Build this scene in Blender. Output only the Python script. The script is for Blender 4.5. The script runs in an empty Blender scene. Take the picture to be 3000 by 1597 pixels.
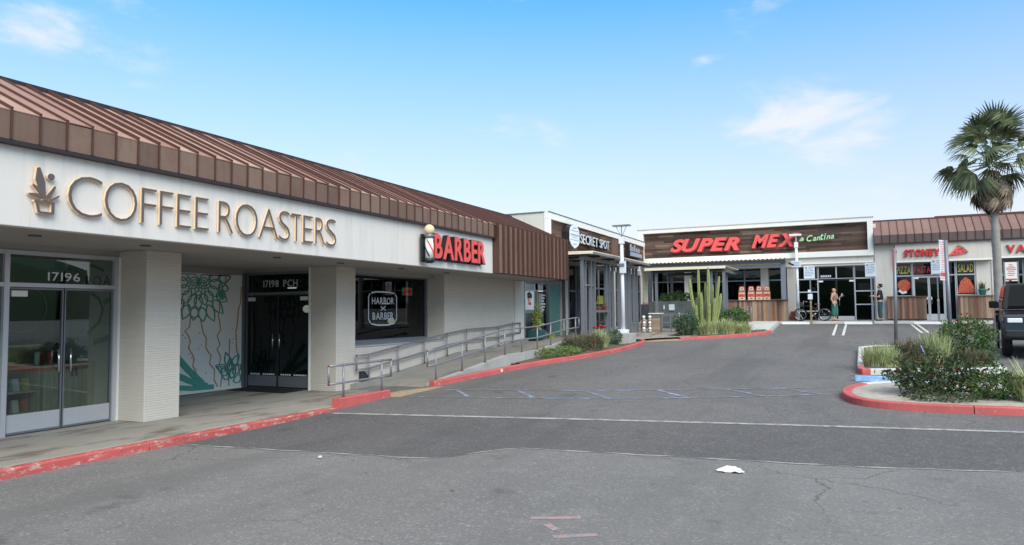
import bpy, math, random
from math import sin, cos, pi, radians, sqrt, atan2
from mathutils import Matrix, Vector, Euler
import numpy as np

random.seed(7)
RNG = np.random.default_rng(11)
sc = bpy.context.scene
COL = sc.collection

# ------------------------------------------------------------------ camera
YAW, PIT, ROL = radians(25.484), radians(3.187), radians(-0.5227)
cam = bpy.data.cameras.new('camera')
cam.sensor_width = 36.0
cam.lens = 36.0 * 2081.4 / 3000.0
cam.clip_start = 0.1
cam.clip_end = 2000
co = bpy.data.objects.new('camera', cam)
COL.objects.link(co)
_f = Vector((-sin(YAW) * cos(PIT), cos(YAW) * cos(PIT), sin(PIT)))
_r = Vector((cos(YAW), sin(YAW), 0))
_u = _r.cross(_f)
_r2 = cos(ROL) * _r + sin(ROL) * _u
_u2 = -sin(ROL) * _r + cos(ROL) * _u
co.matrix_world = Matrix(((_r2.x, _u2.x, -_f.x, 0), (_r2.y, _u2.y, -_f.y, 0), (_r2.z, _u2.z, -_f.z, 1.7), (0, 0, 0, 1)))
sc.camera = co

# ------------------------------------------------------------------ world and sun
SUN_EL, SUN_AZ = radians(40), radians(137)      # azimuth clockwise from +Y
world = bpy.data.worlds.new('World')
sc.world = world
world.use_nodes = True
nt = world.node_tree
nt.nodes.clear()
N = nt.nodes.new
LK = nt.links.new
out = N('ShaderNodeOutputWorld')
bg = N('ShaderNodeBackground')
bg.inputs['Strength'].default_value = 0.117
sky = N('ShaderNodeTexSky')
sky.sky_type = 'NISHITA'
sky.sun_disc = False
sky.sun_elevation = SUN_EL
sky.sun_rotation = SUN_AZ
sky.altitude = 0
sky.air_density = 1.0
sky.dust_density = 0.6
sky.ozone_density = 2.0
tc = N('ShaderNodeTexCoord')
# thin clouds spread over the whole sky, a few denser banks
mp = N('ShaderNodeMapping')
mp.inputs['Scale'].default_value = (1.0, 1.0, 2.6)
LK(tc.outputs['Generated'], mp.inputs['Vector'])
n1 = N('ShaderNodeTexNoise')
n1.inputs['Scale'].default_value = 7.0
n1.inputs['Detail'].default_value = 9
n1.inputs['Roughness'].default_value = 0.6
n1.inputs['Distortion'].default_value = 0.35
LK(mp.outputs['Vector'], n1.inputs['Vector'])
n2 = N('ShaderNodeTexNoise')
n2.inputs['Scale'].default_value = 2.3
n2.inputs['Detail'].default_value = 4
LK(mp.outputs['Vector'], n2.inputs['Vector'])
def wmath(op, a, b=None, clamp=False):
    m = N('ShaderNodeMath'); m.operation = op; m.use_clamp = clamp
    for i, v in enumerate((a, b)):
        if v is None: continue
        if isinstance(v, (int, float)): m.inputs[i].default_value = v
        else: LK(v, m.inputs[i])
    return m.outputs[0]
def bank(d, width):
    d = Vector(d).normalized()
    vd = N('ShaderNodeVectorMath'); vd.operation = 'SUBTRACT'
    LK(tc.outputs['Generated'], vd.inputs[0]); vd.inputs[1].default_value = d
    vs = N('ShaderNodeVectorMath'); vs.operation = 'MULTIPLY'
    LK(vd.outputs[0], vs.inputs[0]); vs.inputs[1].default_value = (1 / width, 1 / width, 2.0 / width)
    vl = N('ShaderNodeVectorMath'); vl.operation = 'LENGTH'
    LK(vs.outputs[0], vl.inputs[0])
    g = wmath('SUBTRACT', 1.0, vl.outputs['Value'], True)
    return g
banks = None
for d, w, k in [((-.043, .969, .242), .15, 1.0), ((-.02, .978, .204), .13, 1.0), ((-.094, .918, .385), .11, 1.0), ((-.811, .50, .303), .22, .85), ((-.80, .54, .25), .16, .7),
                ((-.163, .931, .327), .05, .8), ((-.612, .764, .204), .09, .7), ((.07, .989, .134), .14, .7), ((-.432, .864, .26), .12, .45),
                ((.75, .6, .3), .25, .9), ((.6, -.7, .4), .3, .9), ((-.3, -.85, .4), .3, .9), ((-.9, -.3, .35), .25, .8)]:
    g = wmath('MULTIPLY', bank(d, w), k)
    banks = g if banks is None else wmath('MAXIMUM', banks, g)
cl = wmath('ADD', wmath('MULTIPLY', n1.outputs['Fac'], 1.15), wmath('MULTIPLY', banks, 0.42))
cl = wmath('ADD', cl, wmath('MULTIPLY', n2.outputs['Fac'], 0.22))
mr = N('ShaderNodeMapRange')
mr.inputs['From Min'].default_value = 0.865
mr.inputs['From Max'].default_value = 1.25
mr.inputs['To Max'].default_value = 0.85
mr.interpolation_type = 'SMOOTHSTEP'
LK(cl, mr.inputs['Value'])
# haze veil that thickens towards the horizon
sep = N('ShaderNodeSeparateXYZ')
LK(tc.outputs['Generated'], sep.inputs[0])
el = wmath('MAXIMUM', sep.outputs['Z'], 0.0)
veil = N('ShaderNodeMapRange')
veil.inputs['From Min'].default_value = 0.0
veil.inputs['From Max'].default_value = 0.42
veil.inputs['To Min'].default_value = 0.98
veil.inputs['To Max'].default_value = 0.0
LK(el, veil.inputs['Value'])
veilp = wmath('POWER', veil.outputs[0], 1.1)
tint = N('ShaderNodeMix'); tint.data_type = 'RGBA'; tint.blend_type = 'MULTIPLY'
LK(wmath('MULTIPLY', el, 2.6, True), tint.inputs['Factor'])
LK(sky.outputs[0], tint.inputs['A'])
tint.inputs['B'].default_value = (0.66, 1.44, 1.62, 1)
mx1 = N('ShaderNodeMix'); mx1.data_type = 'RGBA'
LK(veilp, mx1.inputs['Factor'])
LK(tint.outputs['Result'], mx1.inputs['A'])
mx1.inputs['B'].default_value = (5.9, 5.6, 5.95, 1)
mx2 = N('ShaderNodeMix'); mx2.data_type = 'RGBA'
# high thin overcast overhead, above the part of the sky in view
deck = N('ShaderNodeMapRange'); deck.interpolation_type = 'SMOOTHSTEP'
deck.inputs['From Min'].default_value = 0.44; deck.inputs['From Max'].default_value = 0.80; deck.inputs['To Max'].default_value = 0.85
LK(el, deck.inputs['Value'])
LK(wmath('MAXIMUM', mr.outputs[0], deck.outputs[0]), mx2.inputs['Factor'])
LK(mx1.outputs['Result'], mx2.inputs['A'])
mx2.inputs['B'].default_value = (5.85, 5.9, 6.05, 1)
LK(mx2.outputs['Result'], bg.inputs['Color'])
LK(bg.outputs[0], out.inputs['Surface'])

sun = bpy.data.lights.new('sun', 'SUN')
sun.energy = 2.75
sun.angle = radians(45)
sun.color = (1.0, 0.905, 0.81)
so = bpy.data.objects.new('sun', sun)
COL.objects.link(so)
sd = Vector((sin(SUN_AZ) * cos(SUN_EL), cos(SUN_AZ) * cos(SUN_EL), sin(SUN_EL)))
so.rotation_euler = sd.to_track_quat('Z', 'Y').to_euler()
so.location = (20, -20, 30)

vs = sc.view_settings
vs.view_transform = 'Standard'
vs.look = 'None'
vs.exposure = 0.45
vs.gamma = 1.0
vs.use_curve_mapping = False
sc.render.engine = 'CYCLES'
sc.cycles.use_denoising = True
sc.cycles.max_bounces = 7
sc.cycles.transparent_max_bounces = 12

# ------------------------------------------------------------------ materials
def S(r, g, b):
    def f(c):
        c /= 255.0
        return c / 12.92 if c <= 0.04045 else ((c + 0.055) / 1.055) ** 2.4
    return (f(r), f(g), f(b))
MATS = {}
class NT:
    def __init__(s, name):
        s.m = bpy.data.materials.new(name)
        s.m.use_nodes = True
        s.t = s.m.node_tree
        s.b = s.t.nodes['Principled BSDF']
    def n(s, typ, **kw):
        x = s.t.nodes.new(typ)
        for k, v in kw.items():
            if k in x.inputs.keys(): x.inputs[k].default_value = v
            else: setattr(x, k, v)
        return x
    def l(s, a, b): s.t.links.new(a, b)
    def math(s, op, a, b=None, clamp=False):
        m = s.n('ShaderNodeMath', operation=op, use_clamp=clamp)
        for i, v in enumerate((a, b)):
            if v is None: continue
            if isinstance(v, (int, float)): m.inputs[i].default_value = v
            else: s.l(v, m.inputs[i])
        return m.outputs[0]
    def mix(s, f, a, b, mode='MIX'):
        m = s.n('ShaderNodeMix', data_type='RGBA', blend_type=mode)
        for k, v in (('Factor', f), ('A', a), ('B', b)):
            if isinstance(v, tuple): m.inputs[k].default_value = (v + (1,))[:4]
            elif isinstance(v, (int, float)): m.inputs[k].default_value = v
            else: s.l(v, m.inputs[k])
        return m.outputs['Result']
    def pos(s, scale=(1, 1, 1), obj=False):
        src = s.n('ShaderNodeTexCoord').outputs['Object'] if obj else s.n('ShaderNodeNewGeometry').outputs['Position']
        mp = s.n('ShaderNodeMapping')
        mp.inputs['Scale'].default_value = scale
        s.l(src, mp.inputs['Vector'])
        return mp.outputs['Vector']
    def noise(s, vec, scale, detail=4, rough=.55):
        x = s.n('ShaderNodeTexNoise')
        x.inputs['Scale'].default_value = scale
        x.inputs['Detail'].default_value = detail
        x.inputs['Roughness'].default_value = rough
        s.l(vec, x.inputs['Vector'])
        return x.outputs['Fac']
    def ramp(s, f, a, b):
        r = s.n('ShaderNodeMapRange')
        r.inputs['From Min'].default_value = a
        r.inputs['From Max'].default_value = b
        r.interpolation_type = 'SMOOTHSTEP'
        s.l(f, r.inputs['Value'])
        return r.outputs[0]
    def bump(s, h, strength, dist=.01):
        b = s.n('ShaderNodeBump')
        b.inputs['Strength'].default_value = strength
        b.inputs['Distance'].default_value = dist
        s.l(h, b.inputs['Height'])
        s.l(b.outputs[0], s.b.inputs['Normal'])
    def col(s, c): s.l(c, s.b.inputs['Base Color'])

def pm(name, col, rough=.6, var=.18, scale=3.0, fine=40.0, metal=0.0, rnd=0.0, bump=.15, streak=None, spec=None, dirt=None):
    """painted or plain surface: base colour, blotchy variation, fine grain, per-object shade"""
    t = NT(name)
    c = col
    p = t.pos()
    a = t.noise(p, scale, 5)
    f = t.noise(p, fine, 2)
    k = t.math('ADD', t.math('MULTIPLY', t.math('SUBTRACT', a, .5), var * 2), t.math('MULTIPLY', t.math('SUBTRACT', f, .5), var))
    k = t.math('ADD', k, 1.0)
    if rnd:
        oi = t.n('ShaderNodeObjectInfo')
        k = t.math('ADD', k, t.math('MULTIPLY', t.math('SUBTRACT', oi.outputs['Random'], .5), rnd * 2))
    cc = t.n('ShaderNodeCombineColor')
    for i in range(3): t.l(k, cc.inputs[i])
    r = t.mix(1.0, c, cc.outputs[0], 'MULTIPLY')
    if streak:      # (colour, amount): vertical run marks
        sv = t.noise(t.pos((9, 9, .7)), 1.0, 4)
        r = t.mix(t.math('MULTIPLY', t.ramp(sv, .48, .75), streak[1]), r, streak[0])
    if dirt:
        dv = t.noise(t.pos((1, 1, 1)), dirt[2], 7, .65)
        lo, hi = dirt[3:5] if len(dirt) > 3 else (.5, .72)
        r = t.mix(t.math('MULTIPLY', t.ramp(dv, lo, hi), dirt[1]), r, dirt[0])
    t.col(r)
    t.b.inputs['Roughness'].default_value = rough
    t.b.inputs['Metallic'].default_value = metal
    if spec is not None: t.b.inputs['Specular IOR Level'].default_value = spec
    if bump: t.bump(f, bump, .004)
    MATS[name] = t.m
    return t.m

def make_asphalt(name, base, dark, light, speck, seedv=0.0):
    t = NT(name)
    p = t.pos()
    big = t.noise(t.pos((.35, .22, .3)), 1.0, 6, .6)
    mid = t.noise(p, 2.2, 6, .65)
    fine = t.noise(p, 85, 3, .7)
    c = t.mix(t.ramp(big, .3, .72), dark, base)
    c = t.mix(t.math('MULTIPLY', t.ramp(mid, .45, .8), .5), c, light)
    v = t.n('ShaderNodeTexVoronoi', feature='F1')
    v.inputs['Scale'].default_value = 55
    t.l(p, v.inputs['Vector'])
    vc = t.n('ShaderNodeSeparateColor'); t.l(v.outputs['Color'], vc.inputs[0])
    c = t.mix(t.math('MULTIPLY', t.ramp(vc.outputs[0], .80, 1.0), speck), c, S(205, 200, 192))
    c = t.mix(t.math('MULTIPLY', t.ramp(vc.outputs[1], .80, 1.0), speck * 1.1), c, S(58, 58, 60))
    c = t.mix(t.math('MULTIPLY', t.math('SUBTRACT', fine, .5), .9, True), c, S(60, 60, 62))
    # worn tracks running along the aisle and oil drips
    tr = t.noise(t.pos((.9, .09, 1)), 1.0, 5, .6)
    c = t.mix(t.math('MULTIPLY', t.ramp(tr, .5, .68), .5), c, tuple(x * .86 for x in dark))
    oil = t.noise(p, 1.3, 3, .5)
    c = t.mix(t.math('MULTIPLY', t.ramp(oil, .64, .76), .5), c, S(72, 71, 70))
    drip = t.noise(p, 6.5, 2, .4)
    c = t.mix(t.math('MULTIPLY', t.ramp(drip, .74, .79), .6), c, S(64, 63, 62))
    pale = t.noise(t.pos((.5, 1.6, 1)), 1.7, 7, .7)
    c = t.mix(t.math('MULTIPLY', t.ramp(pale, .55, .74), .35), c, light)
    # hairline cracks
    v2 = t.n('ShaderNodeTexVoronoi', feature='DISTANCE_TO_EDGE')
    v2.inputs['Scale'].default_value = .34
    wob = t.n('ShaderNodeVectorMath', operation='ADD')
    nz = t.n('ShaderNodeTexNoise'); nz.inputs['Scale'].default_value = 1.5; nz.inputs['Detail'].default_value = 6
    t.l(p, nz.inputs['Vector']); t.l(p, wob.inputs[0]); t.l(nz.outputs['Color'], wob.inputs[1])
    t.l(wob.outputs[0], v2.inputs['Vector'])
    crack = t.math('MULTIPLY', t.math('SUBTRACT', 1.0, t.ramp(v2.outputs['Distance'], .001, .008)), t.ramp(big, .42, .58))
    c = t.mix(t.math('MULTIPLY', crack, .6), c, S(72, 71, 70))
    t.col(c)
    t.b.inputs['Roughness'].default_value = .9
    t.b.inputs['Specular IOR Level'].default_value = .25
    t.bump(fine, .5, .006)
    MATS[name] = t.m
    return t.m
make_asphalt('asphalt', S(114, 112, 111), S(100, 99, 98), S(124, 122, 120), .26)
make_asphalt('asphalt_near', S(128, 126, 124), S(116, 115, 113), S(138, 137, 134), .24)
make_asphalt('asphalt_patch', S(101, 99, 99), S(92, 91, 91), S(108, 106, 105), .2)

def make_concrete(name, base, stain, amount=.6, joint=None):
    t = NT(name)
    p = t.pos()
    a = t.noise(p, 1.1, 7, .65)
    st = t.noise(t.pos((1.6, .45, 1.6)), 1.4, 6, .62)
    f = t.noise(p, 70, 3, .7)
    c = t.mix(t.ramp(a, .3, .7), tuple(x * .86 for x in base), base)
    c = t.mix(t.math('MULTIPLY', t.ramp(st, .5, .68), amount), c, stain)
    c = t.mix(t.math('MULTIPLY', t.ramp(f, .55, .8), .35), c, tuple(x * .6 for x in base))
    t.col(c)
    t.b.inputs['Roughness'].default_value = .88
    t.b.inputs['Specular IOR Level'].default_value = .3
    t.bump(f, .35, .004)
    MATS[name] = t.m
make_concrete('sidewalk', S(160, 156, 146), S(104, 90, 74), .9)
make_concrete('concrete', S(176, 177, 174), S(140, 138, 132), .5)
make_concrete('concrete_pale', S(205, 206, 202), S(170, 168, 160), .4)
make_concrete('concrete_block', S(104, 112, 112), S(84, 90, 90), .5)
make_concrete('ramp', S(150, 148, 140), S(118, 112, 102), .6)

def make_kerb(name, red, wear):
    t = NT(name)
    p = t.pos()
    a = t.noise(t.pos((1, .45, 1)), 13, 9, .78)
    b = t.noise(t.pos((1, .35, 1.4)), 12, 7, .75)
    c = t.mix(t.ramp(t.noise(p, 1.7, 5), .3, .7), tuple(x * .8 for x in red), red)
    c = t.mix(t.math('MULTIPLY', t.ramp(a, .62 - wear * .2, .70 - wear * .16), .85), c, S(196, 172, 160))
    c = t.mix(t.math('MULTIPLY', t.ramp(b, .56, .68), .4 + wear * .5), c, S(122, 72, 66))
    t.col(c)
    t.b.inputs['Roughness'].default_value = .75
    t.bump(b, .4, .006)
    MATS[name] = t.m
make_kerb('kerb_red', S(200, 98, 95), .22)
make_kerb('kerb_worn', S(196, 92, 88), .55)

def make_wood(name, cols, axis, rnd=.45):
    t = NT(name)
    oi = t.n('ShaderNodeObjectInfo')
    sc_ = {'X': (1.2, 30, 30), 'Y': (30, 1.2, 30), 'Z': (30, 30, 1.2)}[axis]
    g = t.noise(t.pos(sc_), 1.0, 6, .65)
    r = t.n('ShaderNodeValToRGB')
    els = r.color_ramp.elements
    while len(els) < len(cols): els.new(.5)
    for i, c in enumerate(cols):
        els[i].position = i / (len(cols) - 1)
        els[i].color = c + (1,)
    t.l(oi.outputs['Random'], r.inputs[0])
    k = t.math('ADD', t.math('MULTIPLY', t.math('SUBTRACT', g, .5), 1.3), 1.0)
    cc = t.n('ShaderNodeCombineColor')
    for i in range(3): t.l(k, cc.inputs[i])
    t.col(t.mix(1.0, r.outputs[0], cc.outputs[0], 'MULTIPLY'))
    t.b.inputs['Roughness'].default_value = .8
    t.bump(g, .5, .006)
    MATS[name] = t.m
WB = [S(66, 50, 44), S(96, 72, 60), S(52, 44, 42), S(118, 92, 74), S(80, 66, 60), S(62, 42, 36), S(134, 112, 96), S(74, 56, 48)]
make_wood('wood_x', WB, 'X')
make_wood('wood_y', [S(84, 62, 50), S(112, 84, 64), S(62, 46, 42), S(132, 104, 80), S(90, 70, 60), S(72, 50, 44), S(100, 86, 74)], 'Y')
make_wood('wood_z', [S(112, 76, 60), S(150, 116, 94), S(74, 52, 46), S(172, 148, 126), S(124, 84, 66), S(92, 62, 50), S(140, 124, 110), S(84, 60, 52), S(160, 120, 92)], 'Z')
make_wood('wood_cabinet', [S(192, 180, 146), S(200, 188, 154)], 'Z')
make_wood('wood_crate', [S(170, 150, 125), S(140, 120, 100)], 'X')

def make_metal_roof(name, base, tip, rust):
    t = NT(name)
    oi = t.n('ShaderNodeObjectInfo')
    a = t.noise(t.pos((1, 1, 1)), 1.6, 6, .65)
    s = t.noise(t.pos((14, 14, 1.6)), 1.0, 5, .6)
    f = t.noise(t.pos(), 60, 2)
    c = t.mix(oi.outputs['Random'], base, tip)
    c = t.mix(t.math('MULTIPLY', t.ramp(a, .4, .75), .45), c, rust)
    c = t.mix(t.math('MULTIPLY', t.ramp(s, .5, .75), .4), c, tuple(x * .62 for x in base))
    t.col(c)
    t.b.inputs['Roughness'].default_value = .55
    t.b.inputs['Metallic'].default_value = .15
    t.bump(t.math('ADD', f, t.math('MULTIPLY', a, 2.0)), .12, .01)
    MATS[name] = t.m
make_metal_roof('roof_metal', S(162, 122, 104), S(198, 166, 144), S(150, 104, 86))
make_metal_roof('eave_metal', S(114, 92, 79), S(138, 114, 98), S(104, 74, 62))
make_metal_roof('roof_metal_far', S(126, 98, 92), S(144, 116, 108), S(116, 84, 76))
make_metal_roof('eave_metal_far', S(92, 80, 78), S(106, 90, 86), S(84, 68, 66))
pm('seam_metal', S(86, 58, 50), .5, .2, 3, 30, .2)
pm('dark_trim', S(48, 38, 38), .5, .15)  # ridge cap colour, also the strips that draw the eave shadow gap
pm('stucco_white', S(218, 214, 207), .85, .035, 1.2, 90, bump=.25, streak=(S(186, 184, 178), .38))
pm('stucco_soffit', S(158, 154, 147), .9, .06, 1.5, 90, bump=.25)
pm('stucco_beige', S(206, 202, 193), .9, .06, 1.2, 90, bump=.3, streak=(S(176, 170, 160), .3))
pm('stucco_grey', S(150, 146, 138), .9, .06, 1.2, 90, bump=.3)
pm('trim_white', S(232, 232, 226), .6, .05, 2)
pm('aluminium', S(190, 192, 196), .38, .08, 3, 30, .35)
pm('alu_dark', S(120, 124, 130), .4, .1, 3, 30, .4)
pm('steel', S(128, 134, 142), .42, .12, 5, 40, .35, dirt=(S(120, 118, 118), .4, 9))
pm('steel_dark', S(74, 82, 88), .5, .14, 5, 40, .3)
pm('rail_steel', S(140, 140, 148), .42, .14, 6, 50, .35, dirt=(S(120, 66, 56), .55, 14))
pm('rail_rust', S(128, 58, 48), .8, .3, 12, 60)
pm('white_paint', S(226, 230, 234), .5, .05, 3)
pm('white_worn', S(212, 212, 206), .8, .16, 3, 60, dirt=(S(124, 124, 124), .9, 11))
pm('line_faded', S(176, 174, 168), .85, .2, 3, 60, dirt=(S(122, 122, 124), 1.0, 6, .42, .66))
pm('blue_faded', S(140, 168, 206), .85, .25, 3, 60, dirt=(S(118, 118, 119), 1.0, 4, .33, .55))
pm('blue_paint', S(126, 170, 214), .7, .15, 3, 60, dirt=(S(206, 212, 218), .8, 7))
pm('yellow_worn', S(184, 158, 112), .85, .25, 3, 60, dirt=(S(150, 140, 124), .95, 7, .4, .6))
pm('red_mark', S(176, 138, 134), .85, .2, 8, 60, dirt=(S(134, 135, 136), 1.0, 22, .4, .56))
pm('letter_bronze', S(106, 96, 92), .45, .12, 6, 30, .3)
pm('letter_edge', S(238, 206, 166), .5, .06, 6)
pm('letter_red', S(226, 88, 84), .5, .08, 6)
pm('letter_black', S(26, 26, 30), .5, .1, 6)
pm('letter_grey', S(206, 212, 220), .4, .08, 6)
pm('letter_green', S(176, 232, 176), .5, .06, 6)
pm('letter_stoney', S(200, 46, 46), .5, .1, 6)
pm('sign_plate', S(214, 224, 232), .5, .05, 6)
pm('sign_print', S(150, 162, 176), .6, .1, 6)
pm('sign_red', S(202, 70, 66), .5, .1, 6)
pm('sign_pink', S(214, 138, 136), .5, .1, 6)
pm('sign_green', S(80, 150, 96), .5, .1, 6)
pm('mural_wall', S(230, 231, 227), .75, .03, 2)
pm('teal_paint', S(84, 158, 144), .75, .12, 9)
pm('ochre_paint', S(172, 130, 76), .75, .2, 12, dirt=(S(186, 90, 66), .8, 7))
pm('black_rubber', S(30, 30, 32), .7, .1)
pm('black_metal', S(36, 38, 42), .45, .1)
pm('interior_dark', S(58, 62, 66), .9, .1)
pm('interior_mid', S(130, 126, 120), .9, .1)
pm('interior_floor', S(120, 112, 102), .7, .1)
pm('interior_brown', S(150, 134, 124), .8, .2, 2)
pm('paper', S(224, 224, 220), .8, .05)
pm('terracotta', S(170, 96, 72), .8, .15, 8)
pm('teal_pot', S(74, 150, 140), .6, .1, 5)
pm('dark_teal', S(40, 84, 86), .7, .15, 5)
pm('green_door', S(96, 140, 132), .5, .1, 3)
pm('soil', S(96, 82, 70), .95, .35, 6, 30, bump=.8)
pm('gravel', S(176, 170, 158), .95, .35, 9, 40, bump=.8, dirt=(S(110, 96, 82), .6, 5))
pm('trunk', S(146, 142, 136), .95, .3, 4, 18, bump=.8)
pm('orange_print', S(214, 116, 84), .7, .15, 8)
pm('cream', S(232, 220, 196), .7, .08, 8)
pm('crimson', S(150, 24, 36), .6, .2, 20)
pm('skin', S(208, 158, 130), .55, .06, 10)
pm('hair_blond', S(196, 158, 112), .6, .2, 30)
pm('hair_black', S(34, 30, 30), .6, .2, 30)
pm('cloth_green', S(52, 112, 98), .85, .2, 14)
pm('cloth_grey', S(120, 122, 126), .85, .15, 14)
pm('cloth_navy', S(30, 38, 50), .85, .15, 14)
pm('cloth_denim', S(44, 74, 86), .85, .2, 14)
pm('leather', S(150, 96, 70), .6, .1, 14)
pm('yellow_board', S(168, 176, 84), .6, .1, 5)
pm('red_frame', S(132, 36, 40), .6, .15, 5)
pm('pizza_crust', S(196, 150, 96), .7, .2, 20)
pm('pizza_red', S(180, 70, 52), .7, .3, 25, dirt=(S(226, 190, 120), .8, 22))
pm('yellow_letter', S(196, 186, 84), .6, .1, 6)
pm('car_black', S(16, 17, 20), .14, .1, 3, 20, bump=0, spec=.7)
pm('car_trim', S(40, 42, 46), .4, .1)
pm('chrome', S(200, 202, 206), .12, .03, metal=1.0, bump=0)
pm('rim_metal', S(90, 92, 96), .3, .1, metal=.8, bump=0)
pm('lamp_lens', S(232, 234, 236), .2, .03, bump=0)

def emit(name, col, st):
    t = NT(name)
    t.b.inputs['Base Color'].default_value = col + (1,)
    t.b.inputs['Emission Color'].default_value = col + (1,)
    t.b.inputs['Emission Strength'].default_value = st
    MATS[name] = t.m
emit('lit_white', (1, .96, .88), 1.6)
emit('lit_red', (.9, .04, .05), .9)
emit('lit_green', (.03, .35, .12), .5)
emit('lit_warm', (1.0, .82, .6), 1.1)

def make_glass(name, tint, refl, rough=.0):
    t = NT(name)
    t.t.nodes.remove(t.b)
    o = t.t.nodes['Material Output']
    tr = t.n('ShaderNodeBsdfTransparent'); tr.inputs['Color'].default_value = tint + (1,)
    gl = t.n('ShaderNodeBsdfGlossy'); gl.inputs['Roughness'].default_value = rough
    gl.inputs['Color'].default_value = (.95, .98, 1, 1)
    lw = t.n('ShaderNodeLayerWeight'); lw.inputs['Blend'].default_value = .5
    f = t.math('ADD', t.math('MULTIPLY', t.math('POWER', lw.outputs['Facing'], 5.0), .96), .03)
    f = t.math('MULTIPLY', f, refl, True)
    m = t.n('ShaderNodeMixShader')
    t.l(f, m.inputs[0]); t.l(tr.outputs[0], m.inputs[1]); t.l(gl.outputs[0], m.inputs[2])
    t.l(m.outputs[0], o.inputs['Surface'])
    MATS[name] = t.m
make_glass('glass', (.74, .82, .80), 2.6)
make_glass('glass_dark', (.34, .40, .42), 1.1)

def make_brick(name, base):
    """stacked slim split-face brick, courses too fine to pick apart at this distance"""
    t = NT(name)
    p = t.pos()
    sx = t.n('ShaderNodeSeparateXYZ'); t.l(p, sx.inputs[0])
    cx = t.n('ShaderNodeCombineXYZ')
    t.l(t.math('ADD', sx.outputs[0], sx.outputs[1]), cx.inputs[0]); t.l(sx.outputs[2], cx.inputs[1])
    b = t.n('ShaderNodeTexBrick')
    b.inputs['Scale'].default_value = 1.0
    b.inputs['Mortar Size'].default_value = .004
    b.inputs['Mortar Smooth'].default_value = .6
    b.inputs['Brick Width'].default_value = .29
    b.inputs['Row Height'].default_value = .04
    b.inputs['Color1'].default_value = (.2, .2, .2, 1); b.inputs['Color2'].default_value = (1, 1, 1, 1); b.inputs['Mortar'].default_value = (0, 0, 0, 1)
    t.l(cx.outputs[0], b.inputs['Vector'])
    n = t.noise(p, 2, 5)
    sepc = t.n('ShaderNodeSeparateColor'); t.l(b.outputs['Color'], sepc.inputs[0])
    k = t.math('ADD', t.math('MULTIPLY', sepc.outputs[0], .07), t.math('ADD', t.math('MULTIPLY', n, .14), .86))
    cc = t.n('ShaderNodeCombineColor')
    for i in range(3): t.l(k, cc.inputs[i])
    t.col(t.mix(1.0, base, cc.outputs[0], 'MULTIPLY'))
    t.b.inputs['Roughness'].default_value = .85
    t.bump(sepc.outputs[0], .7, .02)
    MATS[name] = t.m
make_brick('brick_pale', S(207, 201, 189))

def make_leaf(name, c1, c2, c3, trans=.25):
    t = NT(name)
    p = t.pos()
    a = t.noise(p, 9, 3)
    oi = t.n('ShaderNodeObjectInfo')
    g = t.n('ShaderNodeNewGeometry')
    c = t.mix(g.outputs['Random Per Island'], c1, c2)
    c = t.mix(t.math('MULTIPLY', t.ramp(a, .45, .7), .7), c, c3)
    t.col(c)
    t.b.inputs['Roughness'].default_value = .6
    t.b.inputs['Specular IOR Level'].default_value = .3
    MATS[name] = t.m
make_leaf('leaf_rose', S(46, 62, 42), S(94, 110, 72), S(56, 74, 48))
make_leaf('leaf_bush', S(52, 80, 44), S(98, 122, 66), S(70, 98, 52))
make_leaf('leaf_citrus', S(40, 74, 36), S(92, 124, 52), S(58, 92, 42))
make_leaf('leaf_pale', S(138, 154, 102), S(196, 200, 152), S(160, 172, 118))
make_leaf('leaf_rust', S(96, 86, 70), S(140, 116, 96), S(98, 102, 70))
make_leaf('leaf_dark', S(50, 76, 52), S(84, 112, 72), S(64, 88, 58))
make_leaf('leaf_cover', S(78, 106, 56), S(120, 140, 76), S(92, 116, 60))
make_leaf('leaf_yellow', S(172, 178, 76), S(140, 160, 70), S(110, 138, 62))
make_leaf('leaf_palm', S(62, 78, 58), S(128, 136, 100), S(92, 102, 74))
make_leaf('leaf_dead', S(104, 90, 78), S(158, 138, 118), S(86, 74, 66))
make_leaf('cactus_green', S(134, 144, 88), S(150, 158, 104), S(116, 130, 80))

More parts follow.
